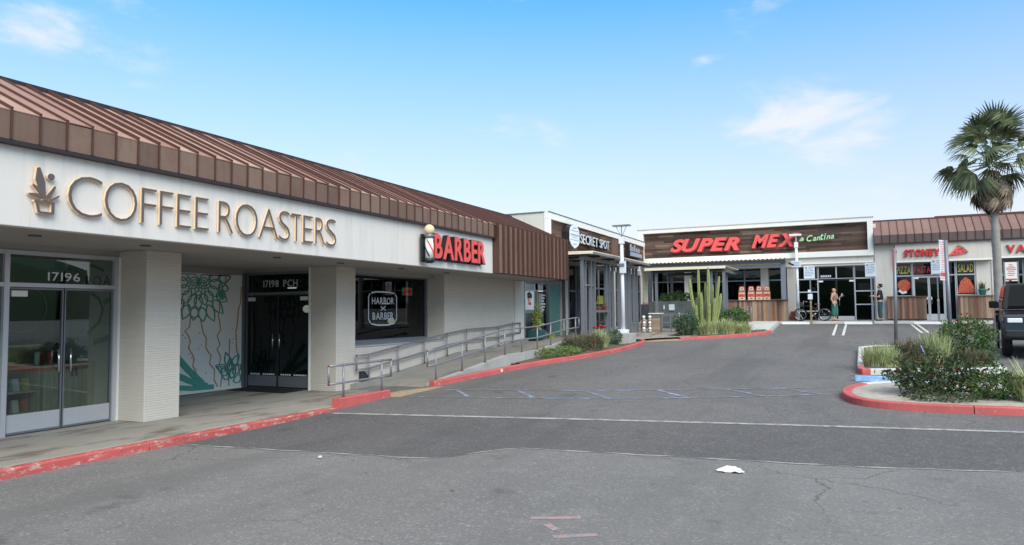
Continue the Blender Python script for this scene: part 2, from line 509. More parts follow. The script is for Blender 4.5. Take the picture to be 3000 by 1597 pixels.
# ------------------------------------------------------------------ mesh helpers
class MB:
    def __init__(s): s.v = []; s.f = []
    def add(s, v, f):
        o = len(s.v); s.v += [tuple(p) for p in v]; s.f += [tuple(i + o for i in q) for q in f]; return s
    def box(s, x0, x1, y0, y1, z0, z1):
        if x0 > x1: x0, x1 = x1, x0
        if y0 > y1: y0, y1 = y1, y0
        if z0 > z1: z0, z1 = z1, z0
        return s.add([(x0, y0, z0), (x1, y0, z0), (x1, y1, z0), (x0, y1, z0), (x0, y0, z1), (x1, y0, z1), (x1, y1, z1), (x0, y1, z1)],
                     [(0, 3, 2, 1), (4, 5, 6, 7), (0, 1, 5, 4), (1, 2, 6, 5), (2, 3, 7, 6), (3, 0, 4, 7)])
    def hexa(s, a, b):      # two quads, bottom and top
        return s.add(list(a) + list(b), [(0, 3, 2, 1), (4, 5, 6, 7), (0, 1, 5, 4), (1, 2, 6, 5), (2, 3, 7, 6), (3, 0, 4, 7)])
    def prism(s, poly, d):  # polygon of 3d points pushed by vector d
        n = len(poly); d = Vector(d)
        v = [Vector(p) for p in poly]; v += [p + d for p in v]
        f = [tuple(range(n))[::-1], tuple(range(n, 2 * n))] + [(i, (i + 1) % n, n + (i + 1) % n, n + i) for i in range(n)]
        return s.add(v, f)
    def tube(s, pts, r, n=8, cap=True):
        pts = [Vector(p) for p in pts]
        rs = r if isinstance(r, (list, tuple)) else [r] * len(pts)
        v = []; f = []
        up = None
        for i, p in enumerate(pts):
            d = (pts[min(i + 1, len(pts) - 1)] - pts[max(i - 1, 0)]).normalized()
            if up is None:
                up = Vector((0, 0, 1)) if abs(d.z) < .9 else Vector((1, 0, 0))
            a = d.cross(up).normalized(); b = a.cross(d).normalized(); up = b
            for k in range(n):
                t = 2 * pi * k / n
                v.append(p + rs[i] * (cos(t) * a + sin(t) * b))
        for i in range(len(pts) - 1):
            for k in range(n):
                f.append((i * n + k, i * n + (k + 1) % n, (i + 1) * n + (k + 1) % n, (i + 1) * n + k))
        if cap:
            f.append(tuple(range(n))[::-1]); f.append(tuple(range((len(pts) - 1) * n, len(pts) * n)))
        return s.add(v, f)
    def cyl(s, x, y, z0, z1, r, n=12, r1=None): return s.tube([(x, y, z0), (x, y, z1)], [r, r if r1 is None else r1], n)
    def ball(s, c, r, n=10, m=6, sz=1.0):
        v = []; f = []
        for i in range(m + 1):
            t = pi * i / m
            for k in range(n):
                a = 2 * pi * k / n
                v.append((c[0] + r * sin(t) * cos(a), c[1] + r * sin(t) * sin(a), c[2] + r * sz * cos(t)))
        for i in range(m):
            for k in range(n):
                f.append((i * n + k, (i + 1) * n + k, (i + 1) * n + (k + 1) % n, i * n + (k + 1) % n))
        return s.add(v, f)
    def lathe(s, c, prof, n=16):
        v = []; f = []
        for r, z in prof:
            for k in range(n):
                a = 2 * pi * k / n
                v.append((c[0] + r * cos(a), c[1] + r * sin(a), c[2] + z))
        m = len(prof)
        for i in range(m - 1):
            for k in range(n):
                f.append((i * n + k, i * n + (k + 1) % n, (i + 1) * n + (k + 1) % n, (i + 1) * n + k))
        return s.add(v, f)
    def torus(s, c, axis, R, r, n=28, m=8):
        axis = Vector(axis).normalized()
        a = axis.orthogonal().normalized(); b = axis.cross(a)
        v = []; f = []
        for i in range(n):
            t = 2 * pi * i / n; d = cos(t) * a + sin(t) * b
            for k in range(m):
                q = 2 * pi * k / m
                v.append(Vector(c) + d * (R + r * cos(q)) + axis * r * sin(q))
        for i in range(n):
            for k in range(m):
                f.append((i * m + k, ((i + 1) % n) * m + k, ((i + 1) % n) * m + (k + 1) % m, i * m + (k + 1) % m))
        return s.add(v, f)
    def mesh(s, name, mat, smooth=False):
        me = bpy.data.meshes.new(name)
        me.from_pydata(s.v, [], s.f)
        if smooth: me.polygons.foreach_set('use_smooth', [True] * len(me.polygons))
        me.materials.append(MATS[mat])
        me.update()
        return me
    def build(s, name, mat, parent=None, smooth=False, bevel=0, seg=2):
        return put(name, s.mesh(name, mat, smooth), parent, bevel=bevel, seg=seg)

def put(name, me, parent=None, loc=None, rot=None, bevel=0, seg=2):
    o = bpy.data.objects.new(name, me)
    COL.objects.link(o)
    if parent is not None:
        o.parent = parent
        if parent.type == 'EMPTY' and parent.get('_w'):
            o.matrix_parent_inverse = Matrix.Translation(-parent.location)
    if loc is not None: o.location = loc
    if rot is not None: o.rotation_euler = rot
    if bevel:
        m = o.modifiers.new('bevel', 'BEVEL'); m.width = bevel; m.segments = seg; m.limit_method = 'ANGLE'
    return o
def B(*a): return MB().box(*a)
def thing(name, label, cat, loc=(0, 0, 0), group=None, world=True, rz=0):
    """an Empty at the thing's base; world=True: its parts are given in world coordinates"""
    o = bpy.data.objects.new(name, None)
    o.empty_display_size = .2
    COL.objects.link(o)
    o.location = loc
    if rz: o.rotation_euler = (0, 0, rz)
    if world: o['_w'] = 1
    return tag(o, label, cat, group)
def tag(o, label, cat, group=None):
    o['label'] = label; o['category'] = cat
    if group: o['group'] = group
    return o
def struct(o, label=None):
    o['kind'] = 'structure'
    if label: o['label'] = label
    return o
def copy_tree(root, loc, label, rz=None):
    r = root.copy(); COL.objects.link(r); r.location = loc
    if rz is not None: r.rotation_euler = (0, 0, rz)
    r['label'] = label
    for ch in list(root.children):
        c = ch.copy(); COL.objects.link(c); c.parent = r
        for g in ch.children:
            d = g.copy(); COL.objects.link(d); d.parent = c
    return r

# glyph meshes from the built-in font, made while the scene is still empty
GL = {}
def glyph(ch, offset=0.0, shear=0.0, depth=.5):
    k = (ch, offset, shear, depth)
    if k in GL: return GL[k]
    cu = bpy.data.curves.new('glyph', 'FONT')
    cu.body = ch; cu.resolution_u = 4; cu.offset = offset; cu.shear = shear; cu.extrude = depth
    ob = bpy.data.objects.new('glyph', cu); COL.objects.link(ob)
    dg = bpy.context.evaluated_depsgraph_get()
    me = bpy.data.meshes.new_from_object(ob.evaluated_get(dg))
    v = np.zeros(len(me.vertices) * 3); me.vertices.foreach_get('co', v); v = v.reshape(-1, 3)
    f = [tuple(p.vertices) for p in me.polygons]
    bpy.data.objects.remove(ob); bpy.data.curves.remove(cu); bpy.data.meshes.remove(me)
    lo, hi = v.min(0), v.max(0)
    GL[k] = (v, f, lo, hi)
    return GL[k]
for _s, _o, _h in (('COFRASTE', -.027, 0), ('BARE', .022, 0), ('SUPERMX', .045, .35), ('STONEY\'VA', .03, 0), ('0123456789PCHROA', 0, 0), ('HARBOE', .012, 0),
                   ('OPENIZALSDT', .012, 0), ('SECRTPO', 0, 0), ('&Cantin', .012, .3)):
    for _c in _s: glyph(_c, _o, _h)
class Frame:
    """writing plane: o + u*right + z*up, thickness along out"""
    def __init__(s, o, u, out): s.o = Vector(o); s.u = Vector(u); s.n = Vector(out); s.w = Vector((0, 0, 1))
    def p(s, u, z, d=0.0): return s.o + s.u * u + s.w * z + s.n * d
FX = lambda x: Frame((x, 0, 0), (0, 1, 0), (1, 0, 0))      # wall facing +X, right = +Y
FY = lambda y: Frame((0, y, 0), (1, 0, 0), (0, -1, 0))     # wall facing -Y, right = +X
def letter(ch, fr, u0, u1, z0, z1, d0, d1, offset=0.0, shear=0.0, rise=0.0, mb=None):
    v, f, lo, hi = glyph(ch, offset, shear)
    sx = (u1 - u0) / (hi[0] - lo[0]); sz = (z1 - z0) / (hi[1] - lo[1])
    q = []
    for p in v:
        u = u0 + (p[0] - lo[0]) * sx
        q.append(fr.p(u, z0 + (p[1] - lo[1]) * sz + rise * (u - u0), d0 + (d1 - d0) * (p[2] + .5)))
    mb = mb or MB()
    mb.add(q, f)
    return mb
def word(txt, fr, u0, u1, z0, z1, d0, d1, offset=0.0, shear=0.0, gap=.12, rise=0.0, join=False, lower=None):
    """letters spread over u0..u1; returns a list of MB (or one)"""
    ws = []
    for c in txt:
        if c == ' ': ws.append(.35); continue
        v, f, lo, hi = glyph(c, offset, shear); ws.append(hi[0] - lo[0])
    g = gap
    tot = sum(ws) + g * (len(txt) - 1)
    k = (u1 - u0) / tot
    res = []; u = u0; one = MB()
    for c, w in zip(txt, ws):
        if c != ' ':
            v, f, lo, hi = glyph(c, offset, shear)
            a, b = z0, z1
            if c == "'": a = z0 + (z1 - z0) * .65
            elif c.islower() and c in 'an': b = z0 + (z1 - z0) * .62
            zr = rise * (u - u0)
            res.append(letter(c, fr, u, u + w * k, a + zr, b + zr, d0, d1, offset, shear, rise, one if join else None))
        u += (w + g) * k
    return one if join else res
def ribbon(mb, fr, pts, w, d0, d1):
    """painted stroke along a polyline on a wall"""
    P = [Vector(p) for p in pts]; L = []; Rr = []
    for i, p in enumerate(P):
        d = (P[min(i + 1, len(P) - 1)] - P[max(i - 1, 0)])
        d = d.normalized() if d.length else Vector((1, 0))
        n = Vector((-d.y, d.x)) * w / 2
        L.append(p + n); Rr.append(p - n)
    n = len(P); v = []
    for q in (L, Rr):
        v += [fr.p(a.x, a.y, d1) for a in q]
    for q in (L, Rr):
        v += [fr.p(a.x, a.y, d0) for a in q]
    f = []
    for i in range(n - 1):
        f += [(i, i + 1, n + i + 1, n + i), (2 * n + i, i, i + 1, 2 * n + i + 1), (n + i, 3 * n + i, 3 * n + i + 1, n + i + 1)]
    mb.add(v, [q[:] for q in f])
    return mb

# ------------------------------------------------------------------ ground and paving
def zg(y):
    """height of the car park: level near the camera, then a steady rise to the far shops"""
    if y < 8: return -.12
    if y < 10: return -.12 + .0085 * (y - 8) ** 2
    if y > 46: return -.12 + 37 * .034
    return -.12 + (y - 9) * .034
def lin(pts):
    def f(x):
        if x <= pts[0][0]: return pts[0][1]
        for (a, b), (c, d) in zip(pts, pts[1:]):
            if x <= c: return b + (d - b) * (x - a) / (c - a)
        return pts[-1][1]
    return f
def grid(rows):
    mb = MB(); n = len(rows[0])
    mb.add([p for r in rows for p in r], [(i * n + j, i * n + j + 1, (i + 1) * n + j + 1, (i + 1) * n + j) for i in range(len(rows) - 1) for j in range(n - 1)])
    return mb
YS = [-200, -60, -20, 0, 4, 7, 8] + [8.25 + .25 * i for i in range(8)] + [12, 16, 20, 25, 30, 36, 40, 44, 46, 60, 120, 300]
XS = [-300, -120, -50, -20, -12, -8, -4, 0, 4, 8, 14, 30, 60, 150, 400]
struct(grid([[(x, y, zg(y)) for x in XS] for y in YS]).build('ground', 'asphalt_near'))
def sheet(lo, hi, xs, dz, ny=14):
    rows = []
    for k in range(ny + 1):
        t = k / ny
        rows.append([(x, lo(x) + (hi(x) - lo(x)) * t, zg(lo(x) + (hi(x) - lo(x)) * t) + dz) for x in xs])
    return grid(rows)
line_f = lin([(-8.62, 10.08), (-3.75, 10.97), (-.81, 11.46), (2.08, 11.88), (14, 13.4)])
low_f = lin([(-8.62, 7.13), (-4.95, 7.64), (-4.7, 7.75), (-4.3, 8.5), (-4.1, 8.7), (-2.03, 8.94), (-.02, 9.15), (1.65, 9.52), (14, 11.6)])
xs = [-8.62 + .2 * i for i in range(114)]
struct(sheet(low_f, lambda x: line_f(x) + .02, xs, .004).build('asphalt_patch', 'asphalt_patch'))
struct(sheet(lambda x: line_f(x) + .02, lambda x: 44.0, [-9.5 + .5 * i for i in range(60)], .004, 90).build('asphalt_lot', 'asphalt'))
struct(sheet(line_f, lambda x: line_f(x) + .11, xs[1:], .009, 2).build('painted_line', 'line_faded'))
struct(sheet(lambda x: low_f(x) - .035 - .02 * sin(7 * x), lambda x: low_f(x) + .015 * sin(11 * x), xs, .0062, 2).build('patch_seam', 'line_faded'))
def dense0(path, step):
    o = []
    for a, b in zip(path, path[1:]):
        L_ = sqrt((b[0] - a[0]) ** 2 + (b[1] - a[1]) ** 2); k = max(1, int(L_ / step))
        o += [(a[0] + (b[0] - a[0]) * i / k, a[1] + (b[1] - a[1]) * i / k) for i in range(k)]
    return o + [path[-1]]
# red survey marks sprayed on the asphalt
def mark(pts, w, mat, name, dz=.0085):
    mb = MB(); V = []
    for i, p in enumerate(pts):
        a = Vector(pts[max(i - 1, 0)]); b = Vector(pts[min(i + 1, len(pts) - 1)])
        d = (b - a).normalized(); n = Vector((-d.y, d.x)) * w / 2
        V.append([(p[0] + n.x, p[1] + n.y, zg(p[1]) + dz), (p[0] - n.x, p[1] - n.y, zg(p[1]) + dz)])
    mb = grid(V)
    return struct(mb.build(name, mat))
def seg(a, b, n=8): return [(a[0] + (b[0] - a[0]) * i / n, a[1] + (b[1] - a[1]) * i / n) for i in range(n + 1)]
mark(seg((-2.62, 5.83), (-2.22, 6.02)), .08, 'red_mark', 'sprayed_mark', .0025)
mark(seg((-2.42, 5.72), (-2.28, 5.6)), .08, 'red_mark', 'sprayed_mark', .0025)
mark(seg((-2.24, 5.42), (-1.93, 5.62)), .08, 'red_mark', 'sprayed_mark', .0025)
# blue hatched crossing
CA, CB = lin([(-8.3, 12.25), (-5, 12.97), (-3.47, 13.42), (-2.37, 13.9), (-.3, 14.95)]), lin([(-8.3, 13.3), (-5, 14.05), (-2.55, 14.96), (-.35, 15.87)])
mark([(x, CA(x)) for x in np.arange(-8.2, -.25, .3)], .09, 'blue_faded', 'crossing_line')
mark([(x, CB(x)) for x in np.arange(-8.0, -.35, .3)], .09, 'blue_faded', 'crossing_line')
for x in (-7.3, -6.0, -4.6, -3.2, -1.9, -.9):
    mark(seg((x + .35, CA(x + .35)), (x - .45, CB(x - .45))), .1, 'blue_faded', 'crossing_line')
# bay lines in front of the far shops
for (a, b) in [((-.69, 39.6), (-.70, 31.4)), ((-.27, 39.6), (-.34, 31.4)), ((2.60, 39.6), (2.55, 33.1)), ((2.85, 39.6), (2.79, 33.1)), ((6.2, 39.6), (6.2, 33))]:
    mark(seg(a, b, 12), .1, 'white_worn', 'bay_line')
mark(seg((-.70, 31.4), (-.34, 31.4), 4), .1, 'white_worn', 'bay_line')
mark(seg((3.6, 33.0), (4.2, 33.0), 4), .12, 'white_worn', 'bay_line')

# unseen bank added behind camera and right of the lot, darkens window reflections
rows = []
hp = [(75, 60), (72, 20), (68, -15), (55, -45), (25, -62), (-20, -66), (-60, -60)]
for k, (x, y) in enumerate(dense0(hp, 6)):
    L_ = sqrt(x * x + y * y); ux, uy = x / L_, y / L_
    hh = 9 + 1.6 * sin(k * 1.3) + 1.1 * sin(k * .47 + 1)
    rows.append([(x + ux * d, y + uy * d, -.3 + hh * f_) for d, f_ in ((0, 0), (2, .45), (6, .8), (14, 1.0), (40, 1.05), (60, 0))])
struct(grid(rows).build('hillside', 'leaf_dark'))
# kerbs
def sweep(path, width, h, closed=False, side=1, bottom=-.12, ztop=None):
    """kerb along a path, body on the given side (1 = left of travel)"""
    P = [Vector(p) for p in path]; n = len(P); rows = []
    for i, p in enumerate(P):
        a = P[(i - 1) % n] if closed or i > 0 else P[i]
        b = P[(i + 1) % n] if closed or i < n - 1 else P[i]
        d = (b - a).normalized(); nn = Vector((-d.y, d.x)) * side
        q = p + nn * width
        zb = zg(p.y); zt = (ztop(p.y) if ztop else zb + h)
        e = .018
        o1 = p + nn * e
        q1 = q - nn * e
        rows.append([(p.x, p.y, zb + bottom), (p.x, p.y, zt - e), (o1.x, o1.y, zt), (q1.x, q1.y, zt), (q.x, q.y, zt - e), (q.x, q.y, zb + bottom)])
    mb = MB(); m = 6
    mb.add([v for r in rows for v in r], [])
    rng = range(n if closed else n - 1)
    for i in rng:
        j = (i + 1) % n
        for k in range(m - 1): mb.f.append((i * m + k, j * m + k, j * m + k + 1, i * m + k + 1))
    if not closed:
        mb.f.append(tuple(range(m))); mb.f.append(tuple(range((n - 1) * m, n * m))[::-1])
    return mb
def dense(path, step=.35):
    o = []
    for a, b in zip(path, path[1:]):
        L = (Vector(b) - Vector(a)).length; k = max(1, int(L / step))
        o += [(a[0] + (b[0] - a[0]) * i / k, a[1] + (b[1] - a[1]) * i / k) for i in range(k)]
    return o + [path[-1]]
def smooth(path, it=2):
    for _ in range(it):
        q = [path[0]]
        for a, b in zip(path, path[1:]):
            q += [(a[0] * .75 + b[0] * .25, a[1] * .75 + b[1] * .25), (a[0] * .25 + b[0] * .75, a[1] * .25 + b[1] * .75)]
        path = q + [path[-1]]
    return path
for ka, kb in ((-6, -2.4), (-2.385, .6), (.615, 3.62), (3.635, 6.63), (6.645, 8.9), (8.915, 10.56)):
    struct(sweep(dense([(-8.6, ka), (-8.6, kb)], .3), .15, .12, ztop=lambda y: -.005 - .004 * max(0, y - 6)).build('kerb', 'kerb_worn'))
struct(sweep(dense([(-8.6, 10.57), (-8.58, 12.16)]), .17, .12, ztop=lambda y: .135).build('kerb', 'kerb_red'))
KP = smooth([(-8.5, 13.75), (-8.3, 15.3), (-8.1, 17.3), (-7.75, 19.2), (-7.2, 21.0), (-6.92, 23.2), (-6.9, 25.2), (-6.98, 26.4), (-7.35, 27.1)], 2)
struct(sweep(KP, .16, .125).build('kerb', 'kerb_red'))
struct(sweep(smooth([(-6.1, 28.12), (-4.9, 29.1), (-3.65, 30.8), (-3.2, 32.0), (-3.15, 32.8)], 2), .16, .125).build('kerb', 'kerb_red'))
struct(sweep([(-3.15, 32.8), (-3.3, 36.5), (-3.42, 40.3)], .14, .125).build('kerb', 'concrete'))
struct(sweep([(-3.42, 40.3), (0, 40.3), (6, 40.3), (14, 40.3)], .16, .12).build('kerb', 'concrete_pale'))
# stencilled letters on the red kerb
mb = MB()
for i, w in enumerate((.12, .05, .1, .12)):
    y0 = 16.45 + i * .17; mb.box(-8.185 + .1 * (0) , -8.175, y0, y0 + w, zg(y0) + .03, zg(y0) + .1)
struct(mb.build('kerb_stencil', 'white_paint'))

# left pavement, kerb ramp, ramp with its retaining wall
struct(B(-13.6, -8.752, -6, 13.0, -.4, 0).build('pavement', 'sidewalk', bevel=.01))
struct(MB().hexa([(-8.9, 12.17, -.3), (-8.38, 12.17, -.3), (-8.30, 13.74, -.3), (-8.9, 13.74, -.3)],
                 [(-8.9, 12.17, .006), (-8.38, 12.17, zg(12.17) + .012), (-8.30, 13.74, zg(13.74) + .012), (-8.9, 13.74, .03)]).build('kerb_ramp', 'yellow_worn'))
RY = [(12.5, .004), (13.4, .02), (17.7, .47), (18.9, .49), (20.0, .50), (22.2, .68), (23.5, .74), (27.6, .74)]
rz = lin(RY)
pr = [(-10.19, y, z) for y, z in RY] + [(-10.19, 27.6, -.4), (-10.19, 12.5, -.4)]
struct(MB().prism([(-8.752, p[1], p[2]) for p in pr], (-1.44, 0, 0)).build('ramp', 'ramp'))
wl = MB()
wy = [13.78, 15.2, 16.5, 17.7, 18.9, 20.0, 21.0, 22.2, 23.4]
for k, (a, b) in enumerate(zip(wy, wy[1:])):
    a2 = a + .012
    wl.hexa([(-8.75, a2, -.35), (-8.6, a2, -.35), (-8.6, b, -.35), (-8.75, b, -.35)], [(-8.75, a2, rz(a) + .05), (-8.6, a2, rz(a) + .05), (-8.6, b, rz(b) + .05), (-8.75, b, rz(b) + .05)])
w = wl.build('retaining_wall', 'concrete'); tag(w, 'low stained concrete retaining wall along the foot of the wheelchair ramp', 'wall')
cu = MB()
for a, b in zip([12.9, 15, 17.7, 20, 21.6], [15, 17.7, 20, 21.6, 22.3]):
    cu.hexa([(-10.19, a, 0), (-10.03, a, 0), (-10.03, b, 0), (-10.19, b, 0)], [(-10.19, a, rz(a) + .11), (-10.03, a, rz(a) + .11), (-10.03, b, rz(b) + .11), (-10.19, b, rz(b) + .11)])
struct(cu.build('kerb', 'ramp'))
# raised walk by the middle shops, patio, far pavement
struct(B(-15, -10.2, 22.3, 30.5, 0, .735).build('pavement', 'ramp'))
struct(B(-10.192, -8.3, 23.5, 29.5, 0, .732).build('pavement', 'ramp'))
PX = lin([(27.2, -7.35), (28.2, -6.25), (29.2, -5.0), (30.9, -3.8), (32.1, -3.36), (32.8, -3.3), (40.3, -3.56)])
rows = []
for k in range(30):
    y = 26.9 + (44.5 - 26.9) * k / 29
    rows.append([(x, y, zg(y) + .122) for x in np.linspace(-14, PX(y) if y < 40.3 else -3.56, 10)])
struct(grid(rows).build('patio_paving', 'sidewalk'))
struct(MB().hexa([(-7.5, 27.1, .2), (-6.1, 28.1, .2), (-6.4, 28.6, .2), (-7.9, 27.7, .2)], [(-7.4, 26.9, zg(26.9) + .012), (-6.0, 28.0, zg(28) + .012), (-6.45, 28.7, .64), (-7.9, 27.9, .62)]).build('kerb_ramp', 'yellow_worn'))
struct(grid([[(x, y, zg(y) + .118) for x in (-3.57, 0, 5, 14)] for y in (40.45, 42, 44.8)]).build('pavement', 'sidewalk'))
struct(MB().hexa([(-4.75, 32.6, .3), (-3.3, 32.9, .3), (-3.55, 40.4, .3), (-4.9, 40.4, .3)], [(-4.75, 32.6, zg(32.6) + .14), (-3.3, 32.9, zg(32.9) + .131), (-3.55, 40.4, 1.085), (-4.9, 40.4, 1.085)]).build('walkway', 'concrete_pale'))
# planting beds
def bed(name, ys, xl, xr, dz, mat):
    rows = []
    for y in ys:
        a, b = xl(y), xr(y)
        rows.append([(a + (b - a) * t, y, zg(y) + dz + .03 * sin(9 * t + 3 * y) * sin(pi * t)) for t in np.linspace(0, 1, 9)])
    return struct(grid(rows).build(name, mat))
kx = lin([(p[1], p[0] - .15) for p in KP if p[1] < 26.9])
bed('planting_bed', np.linspace(17.9, 26.6, 24), lambda y: -8.6 if y < 23.5 else -8.3, lambda y: max(kx(y), -8.59 if y < 23.5 else -8.29), .09, 'soil')
k2 = lin([(28.2, -6.3), (29.2, -5.1), (30.9, -3.9), (32.1, -3.45), (32.9, -3.4)])
bed('planting_bed', np.linspace(28.7, 33.2, 14), lambda y: -6.75, k2, .135, 'soil')
I1 = smooth([(9.5, 13.62), (5, 13.45), (2.3, 13.34), (1.1, 13.28), (.4, 13.4), (-.05, 13.75), (-.22, 14.4), (-.2, 15.1), (.1, 15.8)], 2)
I1 = dense(I1, .12)
cuts = [0] + [i for i in range(1, len(I1)) if int(I1[i][0] * .55 + 10) != int(I1[i - 1][0] * .55 + 10) and I1[i][1] < 14] + [len(I1) - 1]
for a, b in zip(cuts, cuts[1:]):
    pc_ = I1[a:b + 1]
    if len(pc_) < 2: continue
    p_, q_ = Vector(pc_[0]), Vector(pc_[1]); d_ = (q_ - p_).normalized() * .014
    struct(sweep([tuple(p_ + d_)] + pc_[1:], .17, .13, side=-1).build('kerb', 'kerb_red'))
struct(sweep(smooth([(.1, 15.8), (.5, 16.2), (1.2, 16.3), (5, 16.4), (9.5, 16.5)], 2), .17, .13, side=-1).build('kerb', 'concrete_pale'))
l1 = lin([(13.4, .9), (13.6, .35), (13.9, .06), (14.4, -.06), (15.1, -.04), (15.7, .22), (16.1, .75), (16.2, 1.2)])
bed('planting_bed', np.linspace(13.45, 16.15, 14), l1, lambda y: 9.5, .11, 'gravel')
I2 = [(3.1, 19.2), (1.0, 18.42), (.35, 18.22)]
struct(sweep(dense(I2), .15, .14, side=-1).build('kerb', 'concrete_pale'))
struct(sweep(smooth([(.35, 18.22), (.12, 18.2), (.08, 18.6), (.08, 19.0)], 1), .15, .14, side=-1).build('kerb', 'kerb_red'))
struct(sweep(dense([(.08, 19.0), (.15, 24.4), (.6, 25.0), (3.1, 25.0), (3.1, 19.2)]), .15, .14, side=-1).build('kerb', 'concrete_pale'))
bed('planting_bed', np.linspace(18.45, 24.85, 14), lambda y: .24, lambda y: min(2.95, .25 + max(0, (y - 18.35)) * 3.0), .11, 'soil')

# ------------------------------------------------------------------ storefront helpers
def fbox(fr, u0, u1, z0, z1, d0, d1, mb=None):
    mb = mb or MB()
    P = lambda u, z, d: fr.p(u, z, d)
    a = [P(u0, z0, d0), P(u1, z0, d0), P(u1, z0, d1), P(u0, z0, d1)]
    b = [P(u0, z1, d0), P(u1, z1, d0), P(u1, z1, d1), P(u0, z1, d1)]
    return mb.hexa(a, b)
def glazing(parent, fr, us, zs, d, mat='aluminium', bar=.05, glass='glass_dark', dep=.09, name='window', skip=()):
    """framed window: mullions at us, transoms at zs; frame part with one pane child per light"""
    mb = MB()
    for u in us: fbox(fr, u - bar / 2, u + bar / 2, zs[0], zs[-1], d - dep, d, mb)
    for i, z in enumerate(zs):
        for a, b in zip(us, us[1:]): fbox(fr, a + bar / 2, b - bar / 2, z - bar / 2 if i else z, z + bar / 2 if i < len(zs) - 1 else z, d - dep + .004, d - .004, mb)
    w = mb.build(name, mat, parent)
    for a, b in zip(us, us[1:]):
        for c, e in zip(zs, zs[1:]):
            if (round(a, 2), round(c, 2)) in skip: continue
            fbox(fr, a + bar / 2, b - bar / 2, c + bar / 2, e - bar / 2, d - dep * .6, d - dep * .6 + .01).build('pane', glass, w)
    return w
def door_leaf(parent, fr, u0, u1, z0, z1, d, hu, kick=.26, stile=.035, mat='aluminium', glass='glass_dark', hz=(.9, 1.22), kmat='aluminium', hinge_block=None):
    mb = MB()
    fbox(fr, u0, u0 + stile, z0, z1, d - .05, d, mb); fbox(fr, u1 - stile, u1, z0, z1, d - .05, d, mb)
    fbox(fr, u0 + stile, u1 - stile, z1 - stile * 1.4, z1, d - .048, d - .002, mb); fbox(fr, u0 + stile, u1 - stile, z0, z0 + .03, d - .048, d - .002, mb)
    o = mb.build('door', mat, parent)
    fbox(fr, u0 + stile, u1 - stile, z0 + kick, z1 - stile * 1.4, d - .03, d - .02).build('glass', glass, o)
    fbox(fr, u0 + stile, u1 - stile, z0 + .03, z0 + kick, d - .044, d - .006).build('kick_plate', kmat, o)
    h = MB(); h.tube([fr.p(hu, z0 + hz[0], d + .05), fr.p(hu, z0 + hz[1], d + .05)], .016, 8)
    for z in (hz[0] + .04, hz[1] - .04): h.tube([fr.p(hu, z0 + z, d - .02), fr.p(hu, z0 + z, d + .05)], .01, 6)
    h.build('handle', 'chrome', o, True)
    if hinge_block is not None:
        fbox(fr, hinge_block, hinge_block + .22, z1 - .13, z1 - .045, d - .0, d + .02).build('closer', 'trim_white', o)
    return o

# ------------------------------------------------------------------ left building
LB = thing('retail_building', 'long white strip building with brown standing seam metal roof, nearest on the left', 'building', (-12, 10, 0))
Y0 = -4.0
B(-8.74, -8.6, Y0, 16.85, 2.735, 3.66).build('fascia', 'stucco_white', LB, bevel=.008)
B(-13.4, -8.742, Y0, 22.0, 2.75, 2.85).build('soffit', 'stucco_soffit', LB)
B(-8.72, -8.50, Y0, 16.86, 3.655, 3.70).build('gutter_trim', 'dark_trim', LB)  # dark strip drawn in for the shadow gap below the eave band
PITCH = .3165
sl = MB()   # one slope panel, local to its lower left corner
n_ = Vector((.9273 / 2.2058 * 1, 0, 2.0 / 2.2058)).normalized()
ev = (-8.50, 4.03); rg = (-10.5, 4.96)
def slab(mb, a, b, y0, y1, t):
    d = Vector((b[0] - a[0], 0, b[1] - a[1])).normalized(); n = Vector((-d.z, 0, d.x)) * (-1 if d.x * 1 > 0 else 1)
    if n.z < 0: n = -n
    A = [(a[0], y0, a[1]), (a[0], y1, a[1]), (b[0], y1, b[1]), (b[0], y0, b[1])]
    Bq = [(p[0] + n.x * t, p[1], p[2] + n.z * t) for p in A]
    return mb.hexa(A, Bq)
ms = slab(MB(), ev, rg, .006, PITCH - .006, .012).mesh('roof_panel', 'roof_metal')
me_ = MB().box(-8.56, -8.505, .006, PITCH - .006, 3.702, 4.028).mesh('eave_panel', 'eave_metal')
sm = slab(MB(), (ev[0] + .004, ev[1] - .005), rg, -.011, .011, .045); sm.box(-8.55, -8.485, -.0105, .0105, 3.704, 4.05)
msm = sm.mesh('seam', 'seam_metal')
ys = [4.72 - PITCH * 27 + PITCH * i for i in range(82)]
for i, y in enumerate(ys):
    if y > 21.9: break
    put('roof_panel', ms, LB, (0, y, random.uniform(-.006, .004)), (0, random.uniform(-.0012, .0012), random.uniform(-.0004, .0004)))
    if y < 16.6: put('eave_panel', me_, LB, (random.uniform(-.003, .003), y, 0))
    put('seam', msm, LB, (0, y, 0))
YE = 22.0
B(-10.62, -10.46, Y0, YE, 4.93, 5.01).build('ridge_cap', 'dark_trim', LB)
# deep clad return at the far end of the eave
mc = MB().box(-8.52, -8.47, .012, PITCH - .05, 2.755, 4.06).mesh('cladding_panel', 'eave_metal')
mr_ = MB().box(-8.54, -8.405, PITCH - .052, PITCH + .008, 2.75, 4.09).mesh('cladding_rib', 'seam_metal')
y = 16.87
B(-8.62, -8.42, 16.86, 16.9, 2.74, 4.09).build('end_trim', 'seam_metal', LB)
while y < 21.8:
    put('cladding_panel', mc, LB, (random.uniform(-.004, .004), y + .03, 0)); put('cladding_rib', mr_, LB, (0, y + .03, 0)); y += PITCH
B(-8.60, -8.54, 16.9, YE, 2.745, 4.02).build('cladding_backing', 'seam_metal', LB)
MB().prism([(-8.5, YE, 2.76), (-8.5, YE, 4.03), (-10.5, YE, 4.96), (-13.4, YE, 4.9), (-13.4, YE, 2.76)], (0, .06, 0)).build('gable_end', 'seam_metal', LB)
B(-22, -10.63, Y0, YE, 4.6, 4.72).build('flat_roof', 'interior_mid', LB)
